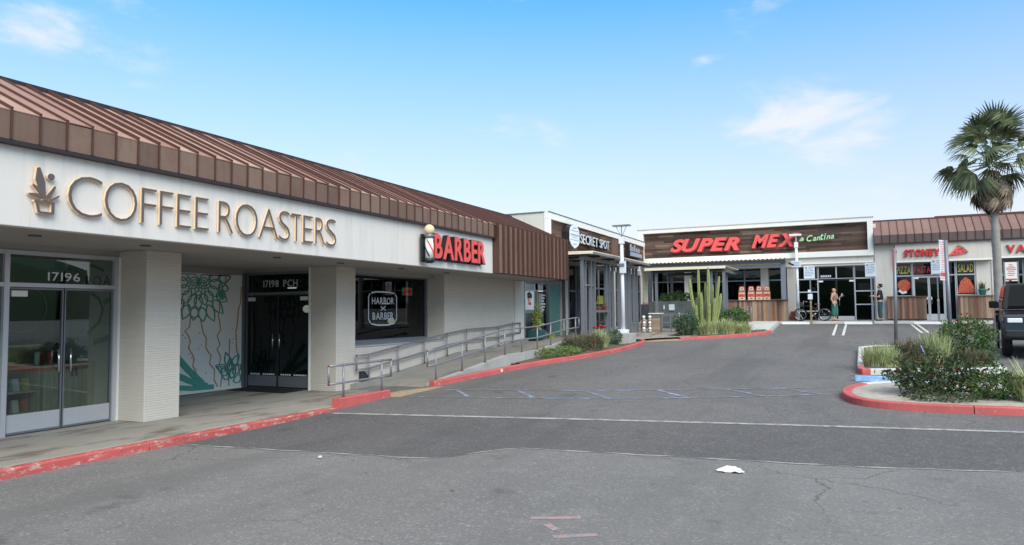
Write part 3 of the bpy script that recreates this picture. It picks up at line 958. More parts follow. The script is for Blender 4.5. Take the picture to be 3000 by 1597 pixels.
B(-22, -21.8, Y0, YE, 0, 4.6).build('wall', 'stucco_beige', LB)
B(-21.8, -8.75, Y0 - .2, Y0, 0, 4.5).build('wall', 'stucco_beige', LB)
# piers and walls under the soffit
B(-10.95, -10.19, 7.75, 8.41, 0, 2.75).build('column', 'brick_pale', LB, bevel=.012)
B(-10.92, -10.19, 12.42, 13.08, 0, 2.75).build('column', 'brick_pale', LB, bevel=.012)
B(-10.96, -10.92, 12.40, 12.9, 0, 2.75).build('column_trim', 'trim_white', LB)
B(-13.1, -10.95, 8.30, 8.40, 0, 2.75).build('wall', 'stucco_beige', LB)
B(-13.15, -12.95, 8.40, 12.56, 0, 2.75).build('wall', 'stucco_soffit', LB)
B(-12.95, -10.93, 12.42, 12.60, 2.68, 2.75).build('door_header', 'stucco_soffit', LB)
B(-13.4, -12.93, 12.56, 12.7, 0, 2.75).build('wall', 'stucco_beige', LB)
B(-10.9, -10.192, 13.08, 17.0, 0, .93).build('wall', 'brick_pale', LB)
B(-10.9, -10.5, 13.08, 17.0, 2.66, 2.75).build('wall', 'stucco_soffit', LB)
B(-10.95, -10.19, 17.0, 21.5, 0, 2.75).build('wall', 'brick_pale', LB)
B(-10.95, -10.13, 21.5, 22.2, 0, 2.75).build('pilaster', 'stucco_beige', LB, bevel=.01)
B(-21.8, -10.95, 21.9, 22.1, 0, 4.6).build('wall', 'stucco_beige', LB)
# interior shells
B(-17.2, -17, 12.7, 21.9, 0, 2.75).build('interior_wall', 'interior_dark', LB)
B(-21, -13.4, 12.7, 21.9, 2.76, 2.86).build('ceiling', 'interior_dark', LB)
B(-21, -13.6, Y0, 21.9, -.1, .0).build('interior_floor', 'interior_floor', LB)
B(-13.55, -13.4, Y0, 8.3, 0, 2.75).build('interior_wall', 'interior_brown', LB)
B(-13.1, -10.96, 8.285, 8.298, 0, 2.74).build('interior_wall', 'mural_wall', LB)
for yy, zz in ((5.6, 0), (9.9, 0), (11.7, 0), (13.9, 0), (16.0, 0), (7.2, 0)):
    m = MB(); m.lathe((-9.5, yy, 2.73), [(.075, 0), (.075, .022), (.055, .02), (.05, .012)], 14)
    m.build('downlight', 'alu_dark', LB, True)
# coffee shop front
F1 = FX(-10.86)
fr = MB()
for u in (3.2, 6.03, 7.70): fbox(F1, u - .035, u + .035, 0, 2.66, -.1, .02, fr)
for a, b in ((3.2, 6.03), (6.03, 7.70)):
    fbox(F1, a + .035, b - .035, 2.60, 2.66, -.096, .016, fr)
    fbox(F1, a + .035, b - .035, 2.13, 2.19, -.096, .016, fr)
fbox(F1, 3.235, 5.995, 0, .12, -.096, .016, fr)
sf = fr.build('storefront_frame', 'aluminium', LB)
fbox(F1, 6.065, 7.665, 2.19, 2.60, -.05, -.04).build('transom_pane', 'glass', sf)
fbox(F1, 3.235, 5.995, 2.19, 2.60, -.05, -.04).build('transom_pane', 'glass', sf)
fbox(F1, 3.235, 5.995, .12, 2.13, -.05, -.04).build('pane', 'glass', sf)
word('17196', F1, 6.63, 7.12, 2.235, 2.365, -.037, -.030, 0, 0, .14, join=True).build('house_number', 'white_paint', sf)
door_leaf(LB, F1, 6.07, 6.86, .015, 2.12, -.01, 6.78, .28, .018, 'alu_dark', 'glass', (.85, 1.2), 'aluminium', 6.1)
door_leaf(LB, F1, 6.88, 7.66, .015, 2.12, -.01, 6.96, .28, .018, 'alu_dark', 'glass', (.85, 1.2), 'aluminium')
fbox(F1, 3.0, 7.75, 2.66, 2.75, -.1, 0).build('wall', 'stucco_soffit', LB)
fbox(F1, 7.735, 7.76, 0, 2.66, -.1, .05).build('frame_trim', 'trim_white', LB)
# mural on the recessed wall
FM = FX(-12.95)
fbox(FM, 8.45, 12.36, .04, 2.62, 0, .012).build('mural_panel', 'mural_wall', LB)
fbox(FM, 8.45, 12.38, 0, .04, 0, .03).build('mural_ledge', 'trim_white', LB)
fbox(FM, 12.36, 12.41, 0, 2.66, 0, .05).build('mural_edge', 'alu_dark', LB)
mo = LB
dd = [.013]
def stroke(pts, w, mat, name='mural_line'):
    dd[0] += .0006
    ribbon(MB(), FM, pts, w, .01, dd[0] + .002).build(name, mat, LB)
L1 = [(10.93, 1.68), (10.9, 1.44), (10.79, 1.36), (10.89, 1.23), (10.93, 1.12), (10.88, 0.99), (10.98, 0.86), (11.04, 0.74), (11.0, 0.6), (11.11, 0.41), (11.11, 0.25), (11.29, 0.07)]
L2 = [(10.93, 1.68), (11.02, 1.64), (11.16, 1.68), (11.22, 1.48), (11.27, 1.29), (11.35, 1.19), (11.34, 0.98), (11.42, 0.86), (11.49, 0.81), (11.45, 0.62), (11.59, 0.47), (11.58, 0.25), (11.68, 0.08)]
L3 = [(11.88, 2.6), (11.86, 2.4), (11.78, 2.31), (11.78, 2.15), (11.7, 2.03), (11.71, 1.81), (11.67, 1.69), (11.72, 1.52), (11.74, 1.35), (11.65, 1.23), (11.73, 1.03), (11.65, 0.92), (11.76, 0.74), (11.72, 0.58), (11.8, 0.45), (11.79, 0.26), (11.76, 0.07)]
L4 = [(12.33, 2.36), (12.32, 1.98), (12.26, 1.83), (12.23, 1.51), (12.19, 1.29), (12.21, 0.91), (12.26, 0.76), (12.25, 0.59), (12.32, 0.31)]
L5 = [(12.01, 1.14), (12.0, 0.8), (12.0, 0.07)]
for q in (L1, L2, L3, L4): stroke(q, .028, 'ochre_paint')
stroke(L5, .025, 'ochre_paint')
def leaf_outline(c, ang, L, W):
    pts = []
    for i in range(7):
        t = i / 6; pts.append((t * L, W * sin(pi * t ** .8)))
    pts += [(p[0], -p[1]) for p in pts[-2::-1]]
    return [(c[0] + p[0] * cos(ang) - p[1] * sin(ang), c[1] + p[0] * sin(ang) + p[1] * cos(ang)) for p in pts]
def clip(pts): return [(min(max(a, 8.5), 12.33), min(max(b, .08), 2.59)) for a, b in pts]
for ring, (r0, L, W, n) in enumerate(((.0, .34, .085, 9), (.28, .34, .10, 12), (.55, .36, .10, 14))):
    for i in range(n):
        a = radians(-205 + 230 * (i + .5 * (ring % 2)) / (n - 1))
        c = (11.12 + r0 * cos(a), 2.44 + r0 * sin(a) * 1.05)
        stroke(clip(leaf_outline(c, a, L * (1 + .2 * sin(5 * i)), W * 1.1)), .021, 'teal_paint')
for i in range(9):
    a = radians(20 + 140 * i / 8)
    stroke(clip(leaf_outline((12.02 + .1 * cos(a), .12 + .12 * sin(a) + .14 * (i % 3)), a, .34, .085)), .019, 'teal_paint')
for a, b, w in (((10.5, .9), (11.26, .19), .13), ((10.4, .52), (11.37, .13), .12), ((10.4, .2), (11.55, .1), .1), ((11.7, 2.25), (11.82, 2.1), .16)):
    stroke(clip([a, ((a[0] + b[0]) / 2, (a[1] + b[1]) / 2 - .03), b]), w, 'teal_paint')
dots = MB()
for i in range(26):
    u, z = random.uniform(10.7, 12.2), random.uniform(.3, 1.6)
    fbox(FM, u, u + .025, z, z + .03, .012, .0135, dots)
dots.build('mural_line', 'ochre_paint', LB)
# barber shop doors (face the camera side)
F2 = FY(12.46)
fr = MB()
for u in (-12.90, -10.95): fbox(F2, u - .035, u + .035, 0, 2.68, -.1, .02, fr)
fbox(F2, -12.865, -10.985, 2.62, 2.68, -.096, .016, fr); fbox(F2, -12.865, -10.985, 2.15, 2.21, -.096, .016, fr)
sf = fr.build('storefront_frame', 'alu_dark', LB)
fbox(F2, -12.865, -10.985, 2.21, 2.62, -.05, -.04).build('transom_pane', 'glass_dark', sf)
word('17198 PCH', F2, -12.4, -11.37, 2.33, 2.49, -.037, -.030, 0, 0, .16, join=True).build('house_number', 'letter_grey', sf)
for u0, u1, hu, hb in ((-12.86, -11.935, -12.03, -12.84), (-11.925, -10.99, -11.83, -11.25)):
    d_ = door_leaf(LB, F2, u0, u1, .015, 2.14, -.01, hu, .27, .02, 'black_metal', 'glass_dark', (.88, 1.24), 'alu_dark', hb)
    t = MB()
    for i in range(12):
        a = u0 + .08 + i * (u1 - u0 - .16) / 12
        if i in (5,): continue
        fbox(F2, a, a + .045, .30, .335, -.029, -.026, t)
    t.build('lettering', 'letter_grey', d_)
# barber shop window
F3 = FX(-10.74)
gw = glazing(LB, F3, [13.12, 16.96], [1.02, 2.66], 0, 'alu_dark', .07, 'glass_dark', .1, 'shop_window')
MB().hexa([(-10.74, 13.08, .935), (-10.17, 13.08, .935), (-10.17, 17.0, .935), (-10.74, 17.0, .935)], [(-10.74, 13.08, 1.02), (-10.17, 13.08, .96), (-10.17, 17.0, .96), (-10.74, 17.0, 1.02)]).build('sill', 'aluminium', gw)
dec = word('HARBOR', F3, 14.50, 15.44, 1.93, 2.10, -.047, -.044, .012, 0, .1, join=True)
for q in word('BARBER', F3, 14.52, 15.42, 1.54, 1.72, -.047, -.044, .012, 0, .1): dec.add(q.v, q.f)
for pts in ([(14.42, 2.19), (14.36, 2.12), (14.36, 1.55), (14.44, 1.46)], [(15.5, 2.19), (15.56, 2.12), (15.56, 1.55), (15.48, 1.46)], [(14.46, 2.21), (14.7, 2.24), (15.2, 2.24), (15.46, 2.21)], [(14.47, 1.44), (14.75, 1.40), (15.2, 1.40), (15.46, 1.44)]):
    ribbon(dec, F3, pts, .035, -.047, -.0435)
ribbon(dec, F3, [(14.86, 1.88), (15.08, 1.77)], .025, -.047, -.0445); ribbon(dec, F3, [(14.86, 1.77), (15.08, 1.88)], .025, -.047, -.0435)
dec.build('window_lettering', 'letter_grey', gw)
def open_sign(u0, u1, z0, z1, label):
    r = thing('open_sign', label, 'sign', (-10.85, (u0 + u1) / 2, z0))
    Fo = FX(-10.84)
    fbox(Fo, u0, u1, z0, z1, -.04, 0).build('sign_box', 'lit_green', r)
    fbox(Fo, u0 + .03, u1 - .03, z0 + .03, z1 - .03, 0, .006).build('sign_face', 'lit_red', r)
    word('OPEN', Fo, u0 + .06, u1 - .06, z0 + .06, z1 - .06, .006, .010, .012, 0, .1, join=True).build('lettering', 'letter_black', r)
open_sign(13.5, 13.93, 2.17, 2.39, 'red and green OPEN sign at the left edge of the barber window')
open_sign(15.94, 16.38, 2.17, 2.39, 'red and green OPEN sign at the right side of the barber window')
# globes and tubes lit inside the barber shop
def globe(x, y, z, r, label):
    o = MB().ball((0, 0, 0), r, 14, 8).build('globe_lamp', 'lit_warm', None, True); o.location = (x, y, z); tag(o, label, 'lamp', 'lamps in the barber shop')
    return o
globe(-11.9, 16.9, 1.48, .10, 'round white globe lamp low in the barber window')
globe(-11.98, 14.1, 1.83, .13, 'round white globe lamp behind the right leaf of the 17198 door')
globe(-12.7, 14.3, 1.83, .10, 'smaller white globe lamp nearer the middle of the 17198 doors')
for x, y, z, lab in ((-12.55, 13.6, 2.35, 'upper left lit ceiling tube seen through the 17198 doors'), (-12.15, 13.9, 2.29, 'lower right lit ceiling tube seen through the 17198 doors'), (-12.3, 17.2, 1.98, 'short lit strip light seen in the barber window')):
    o = B(-.12, .12, -.03, .03, -.015, .015).build('tube_lamp', 'lit_white'); o.location = (x, y, z); tag(o, lab, 'lamp', 'lamps in the barber shop')
# barber chair and counter glimpsed in the window
t = thing('barber_counter', 'long dark shelf with bottles inside the barber window', 'counter', (-11.3, 15, 0))
B(-11.5, -11.1, 13.6, 16.7, 1.0, 1.06).build('top', 'interior_mid', t); B(-11.45, -11.15, 13.7, 16.6, 0, 1.0).build('cabinet', 'interior_dark', t)
for i, (yy, hh) in enumerate(((14.2, .12), (15.2, .16), (15.28, .12), (16.3, .18), (16.45, .1))):
    o = MB().lathe((-11.3, yy, 1.062), [(.0, 0), (.035, 0), (.035, hh * .6), (.012, hh * .8), (.012, hh), (0, hh)], 10).build('bottle', 'green_door', None, True)
    tag(o, 'small bottle %s on the barber window shelf' % ('at the left end', 'in the middle', 'just right of the middle', 'second from the right end', 'at the right end')[i], 'bottle', 'bottles in the barber window')

# ------------------------------------------------------------------ inside the coffee shop
t = thing('counter_cabinet', 'pale wooden cabinet with two black pulls inside the coffee shop door', 'cabinet', (-12.5, 7.9, 0))
B(-12.75, -12.2, 7.4, 7.9, .08, .84).build('cabinet_door', 'wood_cabinet', t); B(-12.75, -12.2, 7.905, 8.28, .08, .84).build('cabinet_door', 'wood_cabinet', t)
B(-12.8, -12.17, 7.38, 8.29, .84, .88).build('top', 'concrete_pale', t); B(-12.7, -12.25, 7.42, 8.28, 0, .08).build('plinth', 'interior_dark', t)
for yy in (7.87, 7.94): B(-12.2, -12.17, yy - .008, yy + .008, .66, .8).build('pull', 'black_metal', t)
t = thing('shelf_unit', 'low open wooden shelf of coffee bags inside the coffee shop door', 'shelf', (-12.5, 6.8, 0))
for yy in (6.2, 6.8, 7.36): B(-12.7, -12.25, yy - .015, yy + .015, 0, .86).build('side_panel', 'wood_cabinet', t)
for zz in (.1, .45, .84): B(-12.7, -12.26, 6.19, 7.37, zz, zz + .03).build('shelf', 'wood_cabinet', t)
bagm = ['cream', 'orange_print', 'teal_pot', 'paper', 'yellow_letter', 'crimson']
k = 0
for zz in (.13, .48):
    for i in range(7):
        yy = 6.28 + i * .16
        if abs(yy - 6.8) < .06: continue
        hh = .2 + .05 * ((i * 3) % 3)
        m = MB().hexa([(-12.5, yy - .05, zz), (-12.38, yy - .05, zz), (-12.38, yy + .05, zz), (-12.5, yy + .05, zz)], [(-12.46, yy - .05, zz + hh), (-12.42, yy - .05, zz + hh), (-12.42, yy + .05, zz + hh), (-12.46, yy + .05, zz + hh)])
        o = m.build('coffee_bag', bagm[(i + int(zz * 10)) % 6]); k += 1
        tag(o, '%s %s packet from the left on the %s shelf behind the coffee shop doors' % (('first', 'second', 'third', 'fourth', 'fifth', 'sixth', 'seventh')[i], {'cream': 'cream', 'orange_print': 'orange', 'teal_pot': 'teal', 'paper': 'white', 'yellow_letter': 'yellow', 'crimson': 'red'}[bagm[(i + int(zz * 10)) % 6]], 'lower' if zz < .3 else 'middle'), 'packet', 'packets on the %s shelf' % ('lower' if zz < .3 else 'middle'))
t = thing('wall_disc', 'round dark wall sign with a thin pale ring inside the coffee shop', 'sign', (-13.39, 7.75, 1.75))
MB().tube([(-13.4, 7.7, 1.85), (-13.37, 7.7, 1.85)], .42, 32).build('disc', 'interior_brown', t); MB().torus((-13.37, 7.7, 1.85), (1, 0, 0), .43, .012, 40, 6).build('ring', 'aluminium', t, True)
Fi = FY(8.285)
mu = MB()
ribbon(mu, Fi, [(-12.35, 2.12), (-12.12, 2.0), (-12.02, 1.82), (-12.1, 1.6), (-12.42, 1.38)], .07, .0, .004); ribbon(mu, Fi, [(-12.25, 1.22), (-11.8, 1.33)], .1, 0, .005); ribbon(mu, Fi, [(-12.0, 1.92), (-11.8, 2.0)], .08, 0, .005)
ribbon(mu, Fi, [(-12.6, 2.62), (-12.3, 2.6), (-12.0, 2.5)], .06, 0, .005)
mu.build('wall_stroke', 'teal_paint', LB)
word('ROA', Fi, -12.5, -11.82, 2.22, 2.42, .0, .006, 0, 0, .14, join=True).build('wall_lettering', 'dark_teal', LB)
for i, (yy, mm, lab) in enumerate(((7.5, 'crimson', 'red paper cup stack on the coffee counter'), (7.62, 'letter_red', 'second red cup stack on the coffee counter'), (7.4, 'trim_white', 'white cup stack on the coffee counter'))):
    o = MB().lathe((-12.4, yy, .882), [(0, 0), (.035, 0), (.045, .22), (0, .22)], 12).build('cup_stack', mm, None, True); tag(o, lab, 'cups', 'cups on the coffee counter')
o = B(-12.75, -12.35, 6.9, 7.34, 1.25, 1.36).build('plank_shelf_goods', 'interior_dark', None, bevel=.03); tag(o, 'dark bundle lying on the high shelf of the coffee shop', 'bundle')
o = B(-13.4, -12.3, 6.8, 7.4, 1.2, 1.235).build('wall_shelf', 'wood_cabinet'); tag(o, 'short wooden wall shelf inside the coffee shop', 'shelf')

# ------------------------------------------------------------------ signs on the left building
FF = FX(-8.598)
cs = thing('shop_sign', 'bronze COFFEE ROASTERS lettering with peach edges on the white fascia', 'sign', (-8.6, 7.7, 2.9))
for ch, a, b, z0, z1 in (('C', 5.42, 5.85, 2.93, 3.435), ('O', 5.89, 6.34, 2.93, 3.435), ('F', 6.41, 6.63, 2.95, 3.415), ('F', 6.69, 6.90, 2.95, 3.415), ('E', 6.97, 7.20, 2.95, 3.415), ('E', 7.28, 7.51, 2.95, 3.415),
                         ('R', 7.70, 7.97, 2.95, 3.415), ('O', 8.03, 8.47, 2.93, 3.435), ('A', 8.52, 8.92, 2.95, 3.42), ('S', 8.95, 9.20, 2.94, 3.43), ('T', 9.24, 9.47, 2.95, 3.415), ('E', 9.53, 9.77, 2.95, 3.415), ('R', 9.84, 10.08, 2.95, 3.415), ('S', 10.13, 10.40, 2.94, 3.43)):
    o = letter(ch, FF, a, b, z0, z1, .045, .055, -.027).build('letter', 'letter_bronze', cs)
    letter(ch, FF, a - .006, b + .005, z0 - .006, z1 + .004, .012, .044, -.025).build('letter_edge', 'letter_edge', o)
EK = [0]
def emb(poly, name, grow=1.10):
    EK[0] += 1; e = EK[0] * .0012
    c = Vector((sum(p[0] for p in poly) / len(poly), sum(p[1] for p in poly) / len(poly)))
    o = MB().prism([FF.p(p[0], p[1], .046 + e) for p in poly], (.01, 0, 0)).build(name, 'letter_bronze', cs)
    MB().prism([FF.p(c.x + (p[0] - c.x) * grow, c.y + (p[1] - c.y) * grow, .012 + e * .1) for p in poly], (.032 + e, 0, 0)).build('emblem_edge', 'letter_edge', o)
emb([(5.10, 3.08), (5.03, 3.30), (5.045, 3.44), (5.075, 3.45), (5.14, 3.28), (5.15, 3.10)], 'emblem_leaf')
emb([(5.12, 3.085), (5.00, 3.22), (5.00, 3.245), (5.10, 3.19), (5.16, 3.09)], 'emblem_leaf')
emb([(5.13, 3.085), (5.25, 3.255), (5.265, 3.235), (5.20, 3.10)], 'emblem_leaf')
emb([(5.09, 3.075), (4.96, 3.115), (4.955, 3.13), (5.10, 3.14)], 'emblem_leaf')
emb([(5.18, 3.075), (5.30, 3.145), (5.31, 3.13), (5.22, 3.07)], 'emblem_leaf')
emb([(5.205 + .04 * cos(a * pi / 6), 3.355 + .04 * sin(a * pi / 6)) for a in range(12)], 'emblem_bean')
for k, poly in enumerate(([(5.02, 3.055), (5.25, 3.055), (5.25, 3.035), (5.02, 3.035)], [(5.03, 3.033), (5.06, 3.033), (5.085, 2.925), (5.06, 2.91)], [(5.215, 3.033), (5.25, 3.033), (5.245, 2.91), (5.215, 2.91)], [(5.065, 2.93), (5.213, 2.93), (5.213, 2.905), (5.08, 2.905)])):
    emb(poly, 'emblem_cup', 1.06)
bs = thing('shop_sign', 'red BARBER channel letters on the white fascia', 'sign', (-8.6, 14.9, 2.93))
for q, q2 in zip(word('BARBER', FF, 13.68, 16.14, 2.935, 3.49, .14, .16, .022, 0, .09), word('BARBER', FF, 13.66, 16.17, 2.92, 3.505, .02, .139, .05, 0, .04)):
    o = q.build('letter', 'letter_red', bs); q2.build('letter_can', 'letter_black', o)
B(-8.598, -8.56, 13.66, 16.1, 2.90, 2.93).build('raceway', 'letter_black', bs)
bp = thing('barber_pole', 'red white and blue striped barber pole with cream globe on the fascia', 'barber pole', (-8.42, 13.36, 2.8))
px, py = -8.40, 13.38
MB().cyl(px, py, 2.90, 3.36, .095, 20).build('cylinder', 'trim_white', bp, True)
for k, mm in enumerate(('letter_red', 'cloth_navy', 'letter_red', 'cloth_navy')):
    m = MB(); rows = []
    for i in range(15):
        t = i / 14; a = .6 + k * pi / 2 - t * 2.2
        z = 2.90 + .38 * t
        rows.append([(px + .099 * cos(a), py + .099 * sin(a), z), (px + .099 * cos(a), py + .099 * sin(a), z + .075)])
    grid(rows).build('stripe', mm, bp)
MB().lathe((px, py, 2.80), [(0, 0), (.07, 0), (.12, .04), (.12, .10), (0, .10)], 18).build('base_cap', 'black_metal', bp, True)
MB().lathe((px, py, 3.36), [(0, 0), (.12, 0), (.12, .06), (.08, .09), (0, .09)], 18).build('top_cap', 'alu_dark', bp, True)
MB().ball((px, py, 3.545), .115, 16, 10).build('globe', 'letter_edge', bp, True)
br = MB()
for z in (2.86, 3.0, 3.15, 3.28, 3.4): br.box(-8.6, px - .1, py - .05, py - .02, z, z + .03)
br.box(px - .135, px - .1, py - .16, py - .0, 2.82, 3.44)
br.build('bracket', 'black_metal', bp)

o = B(-12.75, -11.05, 11.75, 12.36, .002, .016).build('door_mat', 'black_rubber', None, bevel=.005); tag(o, 'flat black sheet for the dark shadow before the 17198 doors', 'mat')  # black sheet laid in for the dark shadow at the door foot
o = MB().hexa([(-10.19, 13.2, .16), (-10.08, 13.2, .16), (-10.08, 13.55, .16), (-10.19, 13.55, .16)], [(-10.19, 13.22, .38), (-10.14, 13.22, .38), (-10.14, 13.36, .38), (-10.19, 13.36, .38)]).build('vent_cover', 'black_metal', None, bevel=.01); tag(o, 'small black cover on the wall behind the short handrail', 'vent')
# ------------------------------------------------------------------ handrails
def handrail(label, x, posts, zf, h=.72, lo=.38, ext=(.3, .3), r=.022):
    root = thing('handrail', label, 'handrail', (x, posts[0], zf(posts[0])))
    for y in posts:
        MB().tube([(x, y, zf(y) - .02), (x, y, zf(y) + h - .005)], r * .95, 10).build('post', 'rail_steel', root, True)
        MB().lathe((x, y, zf(y)), [(.045, 0), (.045, .012), (r, .014)], 10).build('base_plate', 'rail_rust', root)
    a, b = posts[0] - ext[0], posts[-1] + ext[1]
    yy = [a] + [y for y in posts] + [b]
    for k in (h, lo):
        MB().tube([(x, y, zf(min(max(y, posts[0]), posts[-1])) + k) for y in yy], r, 10).build('rail', 'rail_steel', root, True)
        for y in posts: MB().torus((x, y, zf(y) + k), (0, 1, 0), r * .85, r * .5, 10, 6).build('weld', 'rail_rust' if random.random() < .35 else 'rail_steel', root)
    for y, e in ((a, posts[0]), (b, posts[-1])):
        if (y == a and ext[0] == 0) or (y == b and ext[1] == 0): continue
        MB().tube([(x, y, zf(e) + lo), (x, y, zf(e) + h)], r * .95, 10).build('return', 'rail_steel', root, True)
        for k in (lo, h): MB().ball((x, y, zf(e) + k), r * 1.12, 8, 6).build('elbow', 'rail_rust', root, True)
    return root
handrail('short grey steel handrail standing on the raised red kerb block', -8.68, [10.79, 12.0], lambda y: .135, .60, .27, (.42, .32))
handrail('long grey steel handrail along the car park side of the ramp', -8.68, [14.09, 15.31, 16.53, 17.71, 18.82, 19.96, 21.03, 22.2, 23.3], lambda y: rz(y) + .05, .70, .36, (.36, .35))
handrail('long grey steel handrail against the brick wall side of the ramp', -10.09, [13.45, 14.63, 15.82, 16.98, 18.08, 19.15, 20.16, 21.18], lambda y: rz(y) + .11, .62, .30, (.45, .6))

# ------------------------------------------------------------------ middle building with wood parapet
MBD = thing('retail_building', 'corner shop building with white framed wood parapet behind the steel pergola', 'building', (-12, 30, .7))
XP = -11.0
B(-11.22, XP, 26.62, 41.55, 5.50, 5.76).build('parapet_trim', 'trim_white', MBD, bevel=.01)
B(-11.22, XP, 26.62, 26.86, 4.0, 5.50).build('parapet_trim', 'trim_white', MBD, bevel=.01)
B(-11.25, XP - .002, 26.62, 41.55, 4.0, 4.30).build('parapet_trim', 'trim_white', MBD)
B(-16, -11.23, 26.62, 26.8, 2.9, 5.76).build('side_wall', 'stucco_beige', MBD)
B(-16, -11.22, 26.58, 41.5, 5.76, 5.80).build('coping', 'alu_dark', MBD)
B(-11.02, XP + .02, 26.58, 41.5, 5.762, 5.80).build('coping', 'alu_dark', MBD)
B(-11.3, -11.12, 26.86, 41.5, 4.3, 5.5).build('parapet_wall', 'interior_dark', MBD)
B(-22, -11.3, 26.8, 41.5, 4.4, 4.5).build('flat_roof', 'interior_mid', MBD)
def boards_h(parent, fr, u0, u1, z0, z1, n, mat, d, lens=(1.6, 3.2), th=.02):
    h = (z1 - z0) / n
    for r in range(n):
        u = u0
        first = True
        while u < u1 - .01:
            L = random.uniform(*lens)
            if first: L *= random.uniform(.3, 1); first = False
            e = min(u + L, u1)
            if u1 - e < .3: e = u1
            dp = d + random.uniform(-.006, .006)
            fbox(fr, u + .003, e - .003, z0 + r * h + .004, z0 + (r + 1) * h - .004, dp - th, dp).build('board', mat, parent)
            u = e
FP = FX(XP - .1)
boards_h(MBD, FP, 26.87, 41.5, 4.31, 5.49, 13, 'wood_y', .02, (.7, 1.9))
fbox(FP, 35.2, 36.2, 4.305, 5.495, .02, .06).build('divider_post', 'wood_y', MBD)
# wall and shop fronts below
for a, b in ((26.62, 26.95), (28.1, 28.75), (31.2, 31.7), (35.0, 35.5), (40.3, 41.5)): B(-11.3, -11.0, a, b, .6, 4.0).build('pier', 'stucco_beige', MBD)
B(-11.3, -11.0, 26.95, 40.3, 3.75, 4.0).build('header', 'stucco_grey', MBD); B(-11.3, -11.0, 26.95, 40.3, .6, .8).build('plinth', 'stucco_grey', MBD)
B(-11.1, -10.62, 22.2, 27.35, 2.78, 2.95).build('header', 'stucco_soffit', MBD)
B(-13.4, -10.2, 22.06, 26.62, 2.95, 3.1).build('low_roof', 'seam_metal', MBD)
B(-10.98, -10.5, 26.78, 27.35, .7, 2.95).build('column', 'stucco_beige', MBD, bevel=.01)
B(-13.3, -13.1, 22.2, 27.3, .7, 2.95).build('interior_wall', 'interior_dark', MBD)
F4 = FX(-10.62)
glazing(MBD, F4, [22.25, 23.35, 24.5], [.74, 2.5, 2.78], 0, 'aluminium', .05, 'glass_dark', .08, 'shop_window')
glazing(MBD, F4, [24.5, 25.65], [2.5, 2.78], 0, 'aluminium', .05, 'glass_dark', .08, 'transom_window')
door_leaf(MBD, F4, 24.54, 25.62, .745, 2.47, -.01, 24.7, .2, .05, 'black_metal', 'glass_dark')
fbox(F4, 25.68, 26.75, .74, 2.78, -.05, .0).build('open_door', 'green_door', MBD, bevel=.01)
fbox(F4, 25.78, 26.65, 1.0, 2.6, .0, .012).build('door_panel', 'green_door', MBD)
pst = thing('window_poster', 'white poster with a palm and red shape in the shop window at the ramp top', 'poster', (-10.6, 23.8, 1.8))
fbox(F4, 23.42, 24.2, 1.78, 2.47, -.028, -.02).build('sheet', 'sign_plate', pst)
m = MB(); ribbon(m, F4, [(23.6, 2.31), (23.75, 2.38), (23.98, 2.3)], .12, -.02, -.016); ribbon(m, F4, [(23.6, 2.24), (24.02, 2.26)], .1, -.02, -.0155); m.build('print', 'letter_black', pst)
m = MB(); ribbon(m, F4, [(23.7, 2.18), (23.72, 2.01), (23.95, 1.99)], .1, -.02, -.0165); m.build('print', 'sign_red', pst)
m = MB(); ribbon(m, F4, [(23.82, 2.26), (23.86, 2.04)], .05, -.02, -.015); m.build('print', 'terracotta', pst)
dc = MB()
for i in range(6): fbox(F4, 24.85 + .05 * (i % 2), 25.15 + .06 * (i % 3), 1.75 + i * .11, 1.81 + i * .11, -.02, -.016, dc)
dc.build('door_lettering', 'letter_grey', MBD)
F5 = FX(-10.99)
glazing(MBD, F5, [26.95, 27.5, 28.1], [.8, 2.6, 3.75], .02, 'alu_dark', .07, 'glass_dark', .1, 'shop_window')
glazing(MBD, F5, [28.75, 29.6, 30.4, 31.2], [.8, 2.6, 3.75], .02, 'alu_dark', .07, 'glass_dark', .1, 'shop_window')
glazing(MBD, F5, [31.7, 32.8, 33.9, 35.0], [.8, 2.8, 3.75], .02, 'alu_dark', .07, 'glass_dark', .1, 'shop_window')
glazing(MBD, F5, [35.5, 36.7, 37.9, 39.2, 40.3], [1.15, 2.8, 3.75], .02, 'alu_dark', .07, 'glass_dark', .1, 'shop_window')
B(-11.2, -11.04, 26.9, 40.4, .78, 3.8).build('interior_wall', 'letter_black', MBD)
B(-10.98, -10.86, 31.2, 31.6, .7, 3.9).build('downpipe', 'trim_white', MBD)
# shop sign with a shield
ss = thing('shop_sign', 'white SECRET SPOT letters with a pointed shield emblem on the wood parapet', 'sign', (XP, 30.8, 4.7))
FS = FX(XP)
sh = [(28.2, 4.72), (28.2, 5.1), (28.3, 5.3), (28.55, 5.42), (28.8, 5.47), (29.05, 5.42), (29.3, 5.3), (29.4, 5.1), (29.4, 4.72), (29.2, 4.55), (28.8, 4.42), (28.4, 4.55)]
MB().prism([FS.p(u, z, -.08) for u, z in sh], (.36, 0, 0)).build('emblem_can', 'letter_black', ss)
o = MB().prism([FS.p(u, z, .281) for u, z in sh], (.014, 0, 0)).build('emblem_face', 'sign_plate', ss)
m = MB()
for a, b, z, w in ((28.35, 29.25, 5.18, .03), (28.3, 29.3, 5.0, .07), (28.3, 29.3, 4.78, .03), (28.55, 29.05, 4.6, .04), (28.6, 29.0, 5.3, .04), (28.45, 29.15, 4.89, .025)): ribbon(m, FS, [(a, z), (b, z)], w, .29, .3)
m.build('emblem_print', 'sign_print', o)
for q, q2 in zip(word('SECRET', FS, 29.75, 32.2, 4.74, 5.16, .2, .22, 0, 0, .1), word('SECRET', FS, 29.72, 32.23, 4.72, 5.18, -.08, .199, 0, 0, .08)):
    o = q.build('letter', 'letter_grey', ss); q2.build('letter_can', 'letter_black', o)
